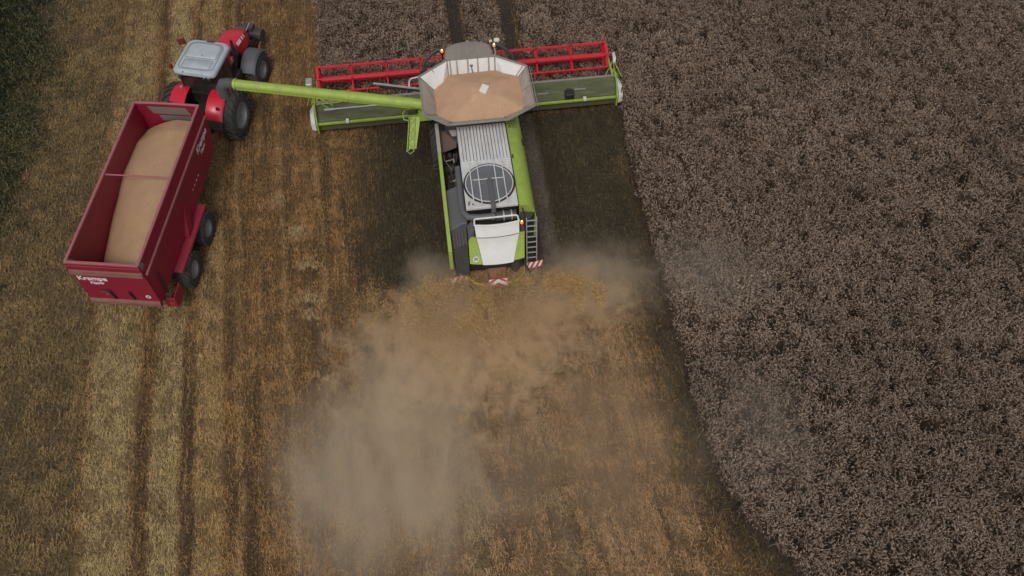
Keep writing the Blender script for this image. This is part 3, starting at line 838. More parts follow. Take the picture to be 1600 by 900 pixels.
    fr = [(-.60, -2.19), (-.585, -1.96), (-.54, -1.93), (.78, -1.93), (.84, -1.96), (.86, -2.20)]
    b.tube([(x, y, 3.55) for x, y in fr], .03, 8).tube([(-.60, -2.18, 3.54), (.1, -2.27, 3.54), (.86, -2.18, 3.54)], .03, 8)
    b.build('hood_rim', 'white', hood)
    b = MB().loft([[(-.83, -1.9, 3.2), (-.66, -1.9, 3.45), (-.62, -2.25, 3.4), (-.83, -2.36, 3.14)], [(-.83, -1.9, 2.3), (-.66, -1.9, 2.3), (-.62, -2.25, 2.3), (-.83, -2.36, 2.3)]])
    b.build('hood_shoulder', 'grey', hood)
    b = MB().loft([[(.92, -1.9, 3.3), (1.05, -1.9, 3.2), (1.04, -2.3, 3.13), (.9, -2.3, 3.2)], [(.92, -1.9, 2.3), (1.05, -1.9, 2.3), (1.0, -2.4, 2.3), (.9, -2.4, 2.3)]])
    b.build('hood_shoulder', 'dark', hood)
    for x, z in ((-.70, 2.92), (-.68, 2.74), (-.66, 2.58), (.93, 2.97), (.91, 2.80)):
        t = (3.10 - z) / .9; y = hy(x, -2.42 - .43 * t ** 1.25) - .012
        n_ = Vector((0, -.9, .44)).normalized()
        MB().cyl(Vector((x, y, z)) - n_ * .03, Vector((x, y, z)) + n_ * .012, .045, n=14).build('rear_lamp', 'green', hood)
        MB().cyl(Vector((x, y, z)) + n_ * .012, Vector((x, y, z)) + n_ * .018, .028, n=12).build('rear_lamp_glass', 'silver', hood)
    n_ = Vector((0, -.88, .47)).normalized()
    pc = Vector((-.64, hy(-.64, -2.42 - .43 * (.82) ** 1.25) - .004, 2.37))
    MB().cyl(pc - n_ * .01, pc + n_ * .010, .105, n=24).build('speed_disc', 'signwhite', hood)
    text_mesh('speed_number', '30', .15, frame_mtx(pc + n_ * .012, (1, 0, 0), (0, .47, .88)), 'letterdark', hood, bold=.003)
    g = MB().cyl((.96, -2.12, 3.2), (.96, -2.12, 3.34), .05, n=12).build('rear_beacon', 'lampred', P)
    MB().loft([[(.96 + r * math.cos(a * math.pi / 7), -2.12 + r * math.sin(a * math.pi / 7), 3.34 + h) for a in range(14)] for r, h in ((.052, 0), (.054, .05), (.04, .085), (.015, .10))]).build('beacon_lens', 'beacon', g)
    MB().loft([[(.96 + r * math.cos(a * math.pi / 5), -2.12 + r * math.sin(a * math.pi / 5), 3.435 + h) for a in range(10)] for r, h in ((.024, 0), (.024, .015), (.010, .025))]).build('beacon_bulb', 'beaconcore', g)

    # --- chopper and spreader
    b = MB().box(-.85, .95, -2.35, -1.6, .95, 2.1); b.build('chopper_housing', 'black', P)
    for cx, a0, a1 in ((-.38, 175, 292), (.48, 248, 365)):
        g = MB(); n = 20
        o1 = [(cx + .58 * math.cos(R(a0 + (a1 - a0) * k / n)), -2.36 + .56 * math.sin(R(a0 + (a1 - a0) * k / n))) for k in range(n + 1)]
        i1 = [(cx + (x - cx) * .93, -2.36 + (y + 2.36) * .93) for x, y in o1]
        poly = o1 + i1[::-1]
        g.loft([[(x, y, 1.02) for x, y in poly], [(x, y, 1.14) for x, y in poly]])
        g.build('spreader_rim', 'yellow', P, 40)
        MB().disc((cx, -2.36, .92), .52, .05, 28).build('spreader_rotor', 'rustred', P)
    b = MB().loft([[(-.30, -2.3, 1.0), (.40, -2.3, 1.0), (.34, -2.94, .92), (-.24, -2.94, .92)], [(-.30, -2.3, 1.25), (.40, -2.3, 1.25), (.34, -2.94, 1.05), (-.24, -2.94, 1.05)]])
    b.build('spreader_divider', 'rustred', P)
    b = MB().cyl((.72, -2.42, 1.0), (.72, -2.40, 1.72), .15, n=18); b.build('spreader_motor', 'dark', P)
    b = MB().tube([(-1.2, -2.5, 1.15), (-.80, -3.08, 1.1), (-.3, -3.14, 1.08), (.6, -3.13, 1.08), (.90, -3.05, 1.1), (1.22, -2.62, 1.15)], .02, 8)
    b.tube([(-.85, -2.2, 1.9), (-1.0, -2.5, 1.4), (-1.2, -2.5, 1.15)], .03, 8).tube([(1.0, -2.2, 1.9), (1.08, -2.5, 1.4), (1.22, -2.62, 1.15)], .03, 8)
    b.tube([(-.28, -2.3, 1.75), (-.24, -2.9, 1.10)], .012, 6).tube([(.40, -2.3, 1.75), (.34, -2.9, 1.10)], .012, 6)
    b.build('rear_guard_rail', 'black', P)
    def stripes(a, c, h, n, name, vee=False):
        """board from a to c with slanted red and white stripes; h = height vector"""
        a, c, h = Vector(a), Vector(c), Vector(h); g = MB(); nn = (c - a).cross(h).normalized()
        g.loft([[a, c, c + h, a + h], [p - nn * .02 for p in (a, c, c + h, a + h)]], 0)
        L = (c - a)
        for k in range(-1, n):
            for lo, hi in (((k + .0) / n, (k + .5) / n),):
                sl = .5 / n * 1.4
                def pt(t, s): 
                    return a + L * min(1, max(0, t)) + h * s
                q = [pt(lo, .02), pt(hi, .02), pt(hi + sl, .98), pt(lo + sl, .98)]
                if (q[1] - q[0]).length + (q[2] - q[3]).length > .02:
                    g.loft([[p + nn * .004 for p in q], [p - nn * .001 for p in q]], 1)
        return g.build(name, ['signred', 'signwhite'], P, 0)
    stripes((-1.55, -2.74, 1.12), (-.90, -2.66, 1.14), (0, .10, .20), 3, 'warning_board')
    stripes((1.10, -2.52, 1.22), (1.68, -2.44, 1.22), (0, .10, .20), 3, 'warning_board')
    # chevron board in the middle
    g = MB(); o = Vector((.07, -3.0, .98)); up = Vector((0, .20, .26)); nn = Vector((0, -.79, .61)).normalized()
    g.loft([[o + Vector((-.34, 0, 0)), o + Vector((.34, 0, 0)), o + Vector((.34, 0, 0)) + up, o + Vector((-.34, 0, 0)) + up], [p - nn * .02 for p in (o + Vector((-.34, 0, 0)), o + Vector((.34, 0, 0)), o + Vector((.34, 0, 0)) + up, o + Vector((-.34, 0, 0)) + up)]], 0)
    for s in (-1, 1):
        for (x0, v0, x1, v1, t) in ((0, .55, .32, .02, .40), (.17, .98, .32, .62, .30)):
            q = [o + Vector((s * x0, 0, 0)) + up * v0, o + Vector((s * x1, 0, 0)) + up * v1, o + Vector((s * x1, 0, 0)) + up * min(.98, v1 + t), o + Vector((s * x0, 0, 0)) + up * min(.98, v0 + t)]
            g.loft([[p + nn * .012 for p in q], [p + nn * .006 for p in q]], 1)
    g.build('chevron_board', ['signred', 'signwhite'], P, 0)

    # --- unloading tube
    a, c = Vector((-1.88, 2.89, 4.14)), Vector((-8.36, 4.27, 4.58))
    d = (c - a).normalized()
    g = MB().tube([a, a.lerp(c, .385), a.lerp(c, .395), c], [.185, .185, .17, .165], 22)
    for t in (.39, .985): g.cyl(a.lerp(c, t) - d * .03, a.lerp(c, t) + d * .03, .198, n=22)
    g.cyl((-1.60, 2.86, 3.75), (-1.9, 2.9, 4.13), .18, n=20)
    tube = g.build('unloading_tube', 'green', P, 50)
    MB().bar(a.lerp(c, .06) + Vector((-.02, -.155, -.09)), a.lerp(c, .98) + Vector((-.02, -.155, -.09)), .03, .05).build('tube_edge_strip', 'green', tube)
    g = MB().tube([c - d * .02, c + d * .16, c + d * .33 + Vector((0, 0, -.06)), c + d * .43 + Vector((0, -.01, -.26)), c + d * .45 + Vector((0, -.02, -.62))], [.18, .19, .215, .215, .20], 20)
    g.build('spout', 'spout', tube, 60)
    b = MB().bar((-1.9, 3.25, 4.52), (-3.5, 3.62, 4.62), .05, .05).build('tube_rail', 'silver', P)
    MB().bar((-1.9, 3.25, 4.44), (-3.3, 3.56, 4.50), .05, .10).build('tube_rail_support', 'black', P)
    MB().tube([(-1.85, 3.98, 3.7), (-2.15, 4.02, 3.7), (-2.3, 4.2, 3.7), (-2.28, 4.55, 3.7), (-2.2, 4.68, 3.7), (-1.85, 4.75, 3.7)], .028, 8).build('platform_rail', 'signwhite', P)
    # folded access steps by the tank
    b = MB().box(-2.05, -1.6, 3.0, 3.35, 3.2, 3.62); b.tube([(-1.9, 3.35, 3.5), (-2.5, 3.35, 3.5), (-2.62, 3.2, 3.45), (-2.6, 2.95, 3.4), (-2.45, 2.9, 3.4)], .022, 8)
    st = b.build('access_bracket', 'green', P)
    p0, p1 = Vector((-2.2, 3.1, 3.35)), Vector((-2.42, 2.35, 2.5))
    b = MB().loft([[p0 + Vector((-.16, 0, 0)), p0 + Vector((.2, 0, 0)), p1 + Vector((.14, 0, 0)), p1 + Vector((-.14, 0, 0))], [q + Vector((0, .1, -.1)) for q in (p0 + Vector((-.16, 0, 0)), p0 + Vector((.2, 0, 0)), p1 + Vector((.14, 0, 0)), p1 + Vector((-.14, 0, 0)))]])
    b.build('access_steps', 'green', P)
    b = MB(); pts = []
    for k in range(9):
        q = p0.lerp(p1 + (p1 - p0) * .08, k / 8) + Vector((-.2 + (.2 if k % 2 else 0), -.03, .05)); pts.append(q)
    b.tube(pts, .018, 6).tube([p0 + Vector((-.2, -.03, .05)), p1 + Vector((-.2, -.08, 0)), p1 + Vector((-.1, -.15, -.08)), p1 + Vector((.05, -.1, 0)), p0 + Vector((.0, -.03, .05))], .018, 6)
    b.build('step_lattice', 'green', P)

    # --- feeder house and header
    b = MB().loft([[(-.75, 4.3, 1.2), (.75, 4.3, 1.2), (.75, 4.3, 2.0), (-.75, 4.3, 2.0)], [(-.85, 5.75, .45), (.85, 5.75, .45), (.85, 5.75, 1.1), (-.85, 5.75, 1.1)]])
    b.build('feeder_house', 'green_old', P)
    X0, X1 = -6.12, 5.92
    b = MB().loft([[(X0, 6.36, 1.30), (X1, 6.36, 1.30), (X1, 6.42, 1.27), (X0, 6.42, 1.27)], [(X0, 5.80, .80), (X1, 5.80, .80), (X1, 5.88, .76), (X0, 5.88, .76)]])
    b.box(X0, X1, 5.84, 5.90, .30, .80)
    hd = b.build('header', 'green_old', P, bevel=.01)
    MB().bar((X0, 6.38, 1.32), (X1, 6.38, 1.32), .09, .07).build('top_beam', 'rim', hd, bevel=.01)
    MB().bar((X0, 5.74, .76), (X1, 5.74, .76), .09, .10).build('lower_beam', 'green', hd, bevel=.015)
    for x in (-4.45, -2.5, 2.95, 4.5): MB().bar((x, 6.35, 1.315), (x, 5.82, .82), .05, .025).build('header_rib', 'green_old', hd)
    MB().loft([[(X0, 6.4, .28), (X1, 6.4, .28), (X1, 7.3, .12), (X0, 7.3, .12)], [(X0, 6.4, .33), (X1, 6.4, .33), (X1, 7.32, .15), (X0, 7.32, .15)]]).build('cutting_table', 'trough', hd)
    g = MB().cyl((X0 + .05, 6.78, .62), (X1 - .05, 6.78, .62), .17, n=18); aug = g.build('intake_auger', 'trough', hd)
    g = MB()
    for s, xa, xb in ((1, X0 + .1, -.6), (-1, .6, X1 - .1)):
        n = 150; v = []; f = []
        for k in range(n + 1):
            t = k / n; a = s * t * 2 * math.pi * (xb - xa) / .55; x = xa + (xb - xa) * t
            for rr in (.17, .30):
                v.append((x, 6.78 + rr * math.cos(a), .62 + rr * math.sin(a)))
        for k in range(n): f.append((2 * k, 2 * k + 1, 2 * k + 3, 2 * k + 2))
        g.add(v, f)
    g.build('auger_flight', 'trough', aug)
    MB().tube([(-5.6, 6.12, 1.15), (-2.5, 6.12, 1.15)], .035, 8).tube([(-5.8, 6.12, 1.15), (-5.4, 6.12, 1.15)], .05, 8).tube([(-2.9, 6.12, 1.15), (-2.65, 6.12, 1.15)], .06, 8).build('drive_shaft', 'silver', hd)
    for x0_, x1_, yy, zz in ((2.72, 3.15, 6.02, 1.03), (3.85, 3.98, 6.06, 1.06), (4.25, 4.70, 6.06, 1.06)):
        MB().bar((x0_, yy, zz), (x1_, yy, zz), .045, .03).build('header_clip', 'silver', hd)
    b = MB().box(3.83, 4.20, 5.74, 6.06, .82, 1.10).box(3.9, 4.1, 6.02, 6.10, 1.02, 1.14); b.build('gearbox', 'black', hd, bevel=.03)
    MB().box(-2.55, -2.2, 5.72, 6.0, .82, 1.12).build('gearbox', 'green_old', hd, bevel=.03)
    for x in (-4.95, 4.62): MB().box(x - .06, x + .06, 5.62, 5.78, .80, .90).build('beam_lug', 'signwhite', hd)
    for s, xx in ((-1, X0), (1, X1)):
        b = MB().prism([(5.62, .35), (5.62, .85), (6.0, 1.38), (6.5, 1.42), (7.1, .75), (7.45, .25), (7.3, .12), (6.0, .12)], xx, xx + s * .07)
        b.build('side_shield', 'green', hd, bevel=.02)
        q = MB().loft([[(xx + s * .08, y, z) for y, z in ((5.58, .55), (5.60, .98), (5.95, 1.34), (6.35, 1.30), (6.45, .9), (6.2, .5))], [(xx + s * .26, y, z) for y, z in ((5.62, .6), (5.66, .9), (5.95, 1.12), (6.22, 1.1), (6.3, .85), (6.1, .58))]])
        q.build('side_cover_white', 'white', hd, bevel=.02)
        if s > 0:
            MB().bar((xx + .18, 5.68, 1.05), (xx + .25, 5.86, 1.13), .03, .12).build('cover_mark', 'black', hd)
        # crop divider with tube brace and white tip
        MB().tube([(xx + s * .10, 6.5, 1.2), (xx + s * .20, 7.35, .95), (xx + s * .26, 7.9, .9)], [.03, .025, .02], 8).tube([(xx - s * .35, 6.42, 1.35), (xx + s * .15, 7.4, 1.15)], .022, 8).tube([(xx + s * .33, 6.4, 1.2), (xx + s * .22, 7.45, 1.1)], .022, 8).build('divider_brace', 'green', hd)
        MB().loft([[(xx + s * .05, 6.65, .95), (xx + s * .25, 6.6, 1.0), (xx + s * .16, 7.15, .95), (xx + s * .0, 7.1, .9)], [(xx + s * .05, 6.65, 1.1), (xx + s * .22, 6.6, 1.12), (xx + s * .14, 7.1, 1.05), (xx + s * .0, 7.05, 1.0)]]).build('divider_plate', 'green', hd)
        if s > 0:
            MB().tube([(xx + .22, 7.35, 1.05), (xx + .26, 7.55, 1.15), (xx + .28, 7.9, 1.12), (xx + .25, 8.05, 1.0)], [.04, .075, .07, .02], 10).build('divider_tip', 'signwhite', hd)
        else:
            MB().box(xx - .28, xx - .02, 6.75, 7.15, 1.75, 1.95).build('work_lamp', 'silver', hd, bevel=.04)
            MB().tube([(xx - .15, 6.95, 1.75), (xx - .06, 6.7, 1.2)], .02, 8).build('lamp_post', 'dark', hd)
            MB().tube([(xx + .1, 6.3, 1.4), (xx + .5, 6.1, 1.25)], .02, 6).tube([(xx + .2, 6.45, 1.42), (xx + .7, 6.15, 1.3)], .02, 6).tube([(xx + .05, 6.2, 1.4), (xx + .9, 6.25, 1.36), (xx + 1.6, 6.42, 1.38)], .025, 6).build('hose_guide', 'green', hd)
        MB().bar((xx - s * .06, 6.35, 1.28), (xx - s * .06, 7.55, 1.30), .07, .12).build('reel_arm', 'green', hd, bevel=.01)
    # reel
    rc = (7.60, 1.34); rr = .57
    RX0, RX1 = -6.0, 5.80
    reel = MB().cyl((RX0, rc[0], rc[1]), (RX1, rc[0], rc[1]), .115, n=18).build('reel', 'red', P)
    ang = [R(a) for a in (74, 134, 194, 254, 314, 14)]
    for a in ang:
        y, z = rc[0] + rr * math.cos(a), rc[1] + rr * math.sin(a)
        b = MB().tube([(RX0, y, z), (RX1, y, z)], .029, 8)
        for k in range(78):
            x = RX0 + .1 + k * .151
            b.bar((x, y, z), (x, y - .04, z - .24), .010, .010)
        b.build('reel_bar', 'red', reel)
    for x in (RX0 + .05, -4.63, -3.22, -1.82, -.42, .98, 2.9, 4.33, RX1 - .05):
        b = MB()
        for a in ang:
            u = Vector((0, math.cos(a), math.sin(a)))
            b.bar(Vector((x, rc[0], rc[1])), Vector((x, rc[0], rc[1])) + u * rr, .022, .06, up=(1, 0, 0))
        for i in range(6):
            p = [Vector((x, rc[0] + rr * math.cos(a) * .97, rc[1] + rr * math.sin(a) * .97)) for a in (ang[i], ang[(i + 1) % 6])]
            if abs(x) > 5: b.bar(p[0], p[1], .10, .03, up=(0, -(p[1].z - p[0].z), p[1].y - p[0].y))
        b.lathe([(-.02, .10), (.02, .10), (.02, .16), (-.02, .16)], (x, *rc), 20)
        b.build('reel_spider', 'red', reel, bevel=0)
        if abs(x) < 5:
            for a in (ang[0], ang[5]):
                y, z = rc[0] + rr * math.cos(a), rc[1] + rr * math.sin(a)
                MB().cyl((x - .03, y, z), (x + .03, y, z), .05, n=10).build('bar_clamp', 'black', reel)
build_combine(comb)

def make_tank_grain():
    O = [(-1.9, 3.65), (-1.86, 1.79), (-1.09, 1.22), (.96, 1.22), (1.93, 1.75), (1.91, 3.71), (.85, 4.36), (-.86, 4.36)]
    B = [(-1.2, 3.62), (-1.2, 2.55), (-.90, 2.02), (.84, 2.02), (1.26, 2.5), (1.28, 3.68), (.84, 4.22), (-.84, 4.22)]
    BZ = [3.7, 3.85, 4.08, 4.08, 3.85, 3.7, 3.7, 3.7]
    F = [.34, .32, .30, .36, .52, .56, .42, .38]
    per = []
    for i in range(8):
        j = (i + 1) % 8
        for k in range(8):
            t = k / 8; fa = F[i] + (F[j] - F[i]) * t
            bx, by = B[i][0] + (B[j][0] - B[i][0]) * t, B[i][1] + (B[j][1] - B[i][1]) * t
            ox, oy = O[i][0] + (O[j][0] - O[i][0]) * t, O[i][1] + (O[j][1] - O[i][1]) * t
            bz = BZ[i] + (BZ[j] - BZ[i]) * t
            per.append((bx + (ox - bx) * fa, by + (oy - by) * fa, bz + (4.7 - bz) * fa - .006))
    cx, cy, zc = .15, 2.9, 4.62
    v = [(cx, cy, zc)]; f = []
    n = len(per); NR = 14
    for k in range(1, NR + 1):
        t = k / NR
        for (x, y, z) in per:
            px, py = cx + (x - cx) * t, cy + (y - cy) * t
            h = .02 * (vnoise([px + 10], [py], .25, 9)[0] - .5) * (1 - t)
            v.append((px, py, zc + (z - zc) * t ** 1.55 + h))
    for i in range(n): f.append((0, 1 + i, 1 + (i + 1) % n))
    for k in range(NR - 1):
        for i in range(n):
            a, b_ = 1 + k * n + i, 1 + k * n + (i + 1) % n
            f.append((a, a + n, b_ + n, b_))
    # a closed underside so that the heap has a body
    s0 = len(v)
    for (x, y, z) in per: v.append((x * .55, 2.9 + (y - 2.9) * .55, 3.73))
    for i in range(n):
        a, b_ = 1 + (NR - 1) * n + i, 1 + (NR - 1) * n + (i + 1) % n
        f.append((a, s0 + i, s0 + (i + 1) % n, b_))
    f.append(tuple(range(s0, s0 + n)))
    o = MB().add(v, f).build('grain_heap', 'grain', None, 60)
    o.location = H_LOC; o.rotation_euler = (0, 0, TH)
    tag(o, 'orange tan heap of wheat grain filling the combine tank', 'grain')
make_tank_grain()

# ------------------------------------------------------------------ tractor (x right, y forward)
def build_tractor():
    P = empty('tractor', (-12.197, 24.235, 0), R(-10))
    tag(P, 'red farm tractor with pale grey cab roof hitched to the trailer under the unloading spout', 'tractor')
    # wheels
    for s in (-1, 1):
        wheel(P, (s * 1.14, .12, .92), .92, .66, .52, s, 20, .06)
        wheel(P, (s * 1.02, 2.98, .70), .70, .56, .36, s, 18, .05)
    b = MB().box(-.34, .34, -.45, 2.2, .55, 1.15).cyl((-1.1, .12, .92), (1.1, .12, .92), .2, n=16).cyl((-1.0, 2.98, .7), (1.0, 2.98, .7), .13, n=14)
    b.box(-.30, .30, 2.0, 4.2, .55, 1.05)
    b.tube([(-.35, -.4, 1.1), (-.38, -.75, .75)], .05, 8).tube([(.35, -.4, 1.1), (.38, -.75, .75)], .05, 8).tube([(-.42, -.1, .7), (-.4, -.95, .62)], .045, 8).tube([(.42, -.1, .7), (.4, -.95, .62)], .045, 8)
    b.tube([(-.1, -.3, 1.35), (-.15, -.7, 1.1), (-.05, -1.1, 1.0)], .03, 6).tube([(.1, -.3, 1.3), (.12, -.6, 1.0), (.05, -1.2, .95)], .03, 6).tube([(.2, -.25, 1.4), (.3, -.6, 1.2), (.15, -1.15, 1.05)], .022, 6)
    b.build('chassis', 'black', P)
    # hood
    def hr(y, w, z, zl): return [(-w, y, zl), (-w, y, z - .16), (-w * .86, y, z - .035), (-w * .5, y, z), (w * .5, y, z), (w * .86, y, z - .035), (w, y, z - .16), (w, y, zl)]
    hood = MB().loft([hr(1.72, .48, 2.06, 1.30), hr(2.4, .48, 2.04, 1.28), hr(3.2, .46, 1.95, 1.2), hr(3.85, .43, 1.82, 1.12), hr(4.2, .36, 1.66, 1.08), hr(4.36, .25, 1.44, 1.06)]).build('hood', 'tractor_red', P, 45, bevel=.02)
    b = MB().loft([hr(3.75, .36, 1.10, .7), hr(4.30, .26, 1.08, .7)]); b.build('front_grille', 'black', hood)
    for s in (-1, 1):
        b = MB().loft([[(s * .484, 1.85, 1.32), (s * .484, 1.85, 1.62), (s * .470, 3.0, 1.56), (s * .470, 3.0, 1.28)], [(s * .496, 1.85, 1.32), (s * .496, 1.85, 1.62), (s * .482, 3.0, 1.56), (s * .482, 3.0, 1.28)]]); b.build('side_grille', 'black', hood)
        b = MB()
        for ya, yb in ((3.40, 3.02), (3.60, 3.52), (3.76, 3.71)):
            wf = lambda y: float(np.interp(y, [2.4, 3.2, 3.85], [.48, .46, .43])); zf = lambda y: float(np.interp(y, [2.4, 3.2, 3.85], [2.04, 1.95, 1.82]))
            b.loft([[(s * (wf(y) + o_), y, zf(y) - .17), (s * (wf(y) * .87 + o_), y, zf(y) - .045)] for y, o_ in ((ya, .006), (yb, .006), (yb, .02), (ya, .02))])
        b.build('hood_decal', 'lettering', hood)
    text_mesh('hood_lettering', '72', .30, frame_mtx((.492, 2.25, 1.76), (0, 1, 0), (-.1, 0, .99)), 'lettering', hood, shear=.2, bold=.004)
    b = MB().tube([(.50, 2.2, 1.2), (.54, 2.35, 1.6), (.50, 2.55, 1.95), (.50, 2.6, 2.45)], [.07, .085, .075, .06], 12); b.build('exhaust', 'black', P)
    b = MB().loft([[(.42, 2.35, 1.85), (.56, 2.3, 1.9), (.60, 2.75, 1.7), (.46, 2.8, 1.7)], [(.42, 2.35, 2.1), (.54, 2.35, 2.1), (.56, 2.7, 1.95), (.46, 2.75, 1.95)]])
    b.build('air_intake', 'dark', P, bevel=.02)
    b = MB().box(.45, .78, 1.55, 2.25, .85, 1.35).box(-.78, -.45, 1.3, 2.25, .7, 1.3).box(.42, .70, .9, 1.5, .7, 1.2); b.build('side_tank', 'black', P, bevel=.04)
    # cab
    cb = [(-.70, .30), (.70, .30), (.76, .9), (.74, 1.5), (.55, 1.85), (-.55, 1.85), (-.74, 1.5), (-.76, .9)]
    b = MB().loft([[(x * 1.0, y, 1.15) for x, y in cb], [(x * 1.04, y, 1.75) for x, y in cb], [(x * .93, 1.0 + (y - 1.0) * .92, 2.72) for x, y in cb]])
    cab = b.build('cab', 'glass', P, 20)
    for x, y in ((-.70, .30), (.70, .30), (.74, 1.1), (-.74, 1.1), (.55, 1.85), (-.55, 1.85)):
        MB().bar((x * 1.05, y, 1.2), (x * .95, 1.0 + (y - 1.0) * .94, 2.72), .06, .06).build('cab_pillar', 'black', cab)
    MB().bar((-.72, .26, 1.72), (.72, .26, 1.72), .05, .06).bar((-.5, .25, 2.0), (.4, .25, 2.02), .015, .02).build('rear_window_frame', 'black', cab)
    for s in (-1, 1):
        MB().tube([(s * .74, .22, 1.78), (s * .76, .19, 2.05)], .05, 10).build('cab_side_lamp', 'silver', cab)
    # roof
    def rr(w, y0, y1, z, c=.22, cr=.30):
        p = []
        for cx, cy, a0, rad in ((w - cr, y1 - cr, 0, cr), (-w + cr, y1 - cr, 90, cr), (-w + c, y0 + c, 180, c), (w - c, y0 + c, 270, c)):
            for k in range(7): p.append((cx + rad * math.cos(R(a0 + 15 * k)), cy + rad * math.sin(R(a0 + 15 * k)), z))
        return p
    roof = MB().loft([rr(.80, .20, 1.94, 2.66), rr(.86, .14, 2.0, 2.72), rr(.86, .14, 2.0, 2.82), rr(.82, .18, 1.96, 2.875), rr(.76, .24, 1.90, 2.895)]).build('cab_roof', 'roofgrey', P, 50)
    def outline(pts, r, name, m, z):
        MB().tube(pts + [pts[0], pts[1]], r, 6).build(name, m, roof)
    outline([(x, y, 2.893) for x, y, _ in rr(.70, .34, 1.82, 0)], .016, 'roof_groove', 'groove', 0)
    MB().loft([rr(.62, .98, 1.76, 2.89, .08, .2), rr(.60, 1.0, 1.74, 2.93, .08, .2), rr(.56, 1.04, 1.70, 2.94, .08, .2)]).build('roof_hatch', 'roofgrey', roof, 50)
    outline([(x, y, 2.895) for x, y, _ in rr(.635, .965, 1.775, 0, .08, .2)], .010, 'hatch_seam', 'groove', 0)
    MB().loft([rr(.54, .42, .86, 2.89, .10, .06), rr(.52, .44, .84, 2.915, .10, .06)]).build('roof_panel', 'roofgrey', roof, 50)
    outline([(x, y, 2.895) for x, y, _ in rr(.56, .40, .88, 0, .11, .07)], .010, 'panel_seam', 'groove', 0)
    MB().disc((0.05, 1.08, 2.94), .022, .015, 10).disc((-.40, .20, 2.84), .05, .035, 14).build('roof_knob', 'dark', roof)
    MB().loft([rr(.40, .10, .30, 2.77, .03, .03), rr(.38, .12, .28, 2.86, .03, .03)]).build('roof_rear_pod', 'roofgrey', roof)
    MB().bar((-.10, 1.92, 2.88), (.24, 1.92, 2.88), .10, .05).build('roof_hatch_handle', 'dark', roof, bevel=.015)
    for x in (-.55, .42, .62):
        MB().box(x - .07, x + .07, .06, .16, 2.60, 2.72).build('work_lamp', 'black', roof, bevel=.015)
    for x in (.44, .60): MB().box(x - .04, x + .04, .10, .14, 2.725, 2.75).build('lamp_glass', 'silver', roof)
    # rear fenders
    for s in (-1, 1):
        rings = []
        for k, a in enumerate(range(150, 24, -12)):
            y, z = .12 + 1.09 * math.cos(R(a)), .92 + 1.07 * math.sin(R(a))
            y2, z2 = .12 + 1.04 * math.cos(R(a)), .92 + 1.02 * math.sin(R(a))
            xo = 1.06 - .22 * max(0, (k - 5) / 6)
            rings.append([(s * .44, y, z), (s * xo, y, z - .02), (s * (xo + .06), y, z - .10), (s * (xo + .04), y2, z2 - .09), (s * .44, y2, z2)])
        f = MB().loft(rings).build('rear_fender', 'tractor_red', P, 50)
        MB().loft([[(s * .46, -.84, 1.43), (s * 1.10, -.84, 1.40), (s * 1.10, -.94, 1.05), (s * .46, -.94, 1.08)], [(s * .46, -.78, 1.43), (s * 1.10, -.78, 1.40), (s * 1.10, -.89, 1.05), (s * .46, -.89, 1.08)]]).build('mud_flap', 'dark', f)
        MB().bar((s * .95, -.60, 1.80), (s * .95, -.52, 1.86), .13, .06).cyl((s * .95, -.55, 1.80), (s * .95, -.57, 1.93), .04, n=10).build('fender_lamp', 'black', f)
        # front fender
        rings = []
        for a in range(150, 25, -14):
            y, z = 2.95 + .86 * math.cos(R(a)), .72 + .84 * math.sin(R(a))
            y2, z2 = 2.95 + .82 * math.cos(R(a)), .72 + .80 * math.sin(R(a))
            rings.append([(s * .68, y, z), (s * 1.22, y, z), (s * 1.29, y, z - .10), (s * 1.27, y2, z2 - .09), (s * .68, y2, z2)])
        MB().loft(rings).build('front_fender', 'bluegrey', P, 50)
    # front linkage and weight
    b = MB().cyl((-.62, 5.05, .72), (.56, 5.0, .72), .26, n=20).cyl((-.55, 4.92, 1.02), (-.05, 4.92, 1.02), .13, n=14)
    for x in (-.28, .02, .3): b.lathe([(-.02, .26), (.02, .26), (.02, .275), (-.02, .275)], (x, 5.02, .72), 20)
    b.box(-.25, .2, 4.85, 5.2, .95, 1.12)
    b.build('front_weight', 'dark', P)
    b = MB().bar((-.32, 4.1, .7), (-.3, 4.95, .72), .10, .14).bar((.32, 4.1, .7), (.3, 4.95, .72), .10, .14).tube([(0, 4.15, 1.15), (0, 4.9, 1.1)], .045, 8)
    b.build('front_linkage', 'black', P)
    MB().tube([(.30, 4.25, 1.55), (.34, 4.62, 1.66)], .018, 6).build('marker_rod', 'silver', P)
    MB().tube([(.45, 4.9, .5), (.52, 4.3, .45), (.5, 3.8, .4)], .04, 8).build('front_strut', 'rustred', P)
    # mirrors on the left
    b = MB().tube([(-.75, 1.85, 2.55), (-1.2, 2.1, 2.5), (-1.5, 2.3, 2.45)], .018, 6); arm = b.build('mirror_arm', 'black', P)
    MB().loft([[(-1.68, 2.28, 2.15), (-1.42, 2.38, 2.15), (-1.40, 2.46, 2.15), (-1.66, 2.42, 2.15)], [(-1.68, 2.28, 2.50), (-1.42, 2.38, 2.50), (-1.40, 2.46, 2.50), (-1.66, 2.42, 2.50)]]).build('mirror', 'mirrorred', arm, bevel=.04)
    MB().tube([(-1.15, .9, 1.6), (-1.6, 1.35, 1.75), (-1.72, 1.45, 1.8)], .012, 6).build('marker_arm', 'black', P)
    MB().tube([(-1.78, 1.42, 1.72), (-1.78, 1.42, 1.94)], .075, 12).build('marker_lamp', 'lampred', P)
    return P
build_tractor()

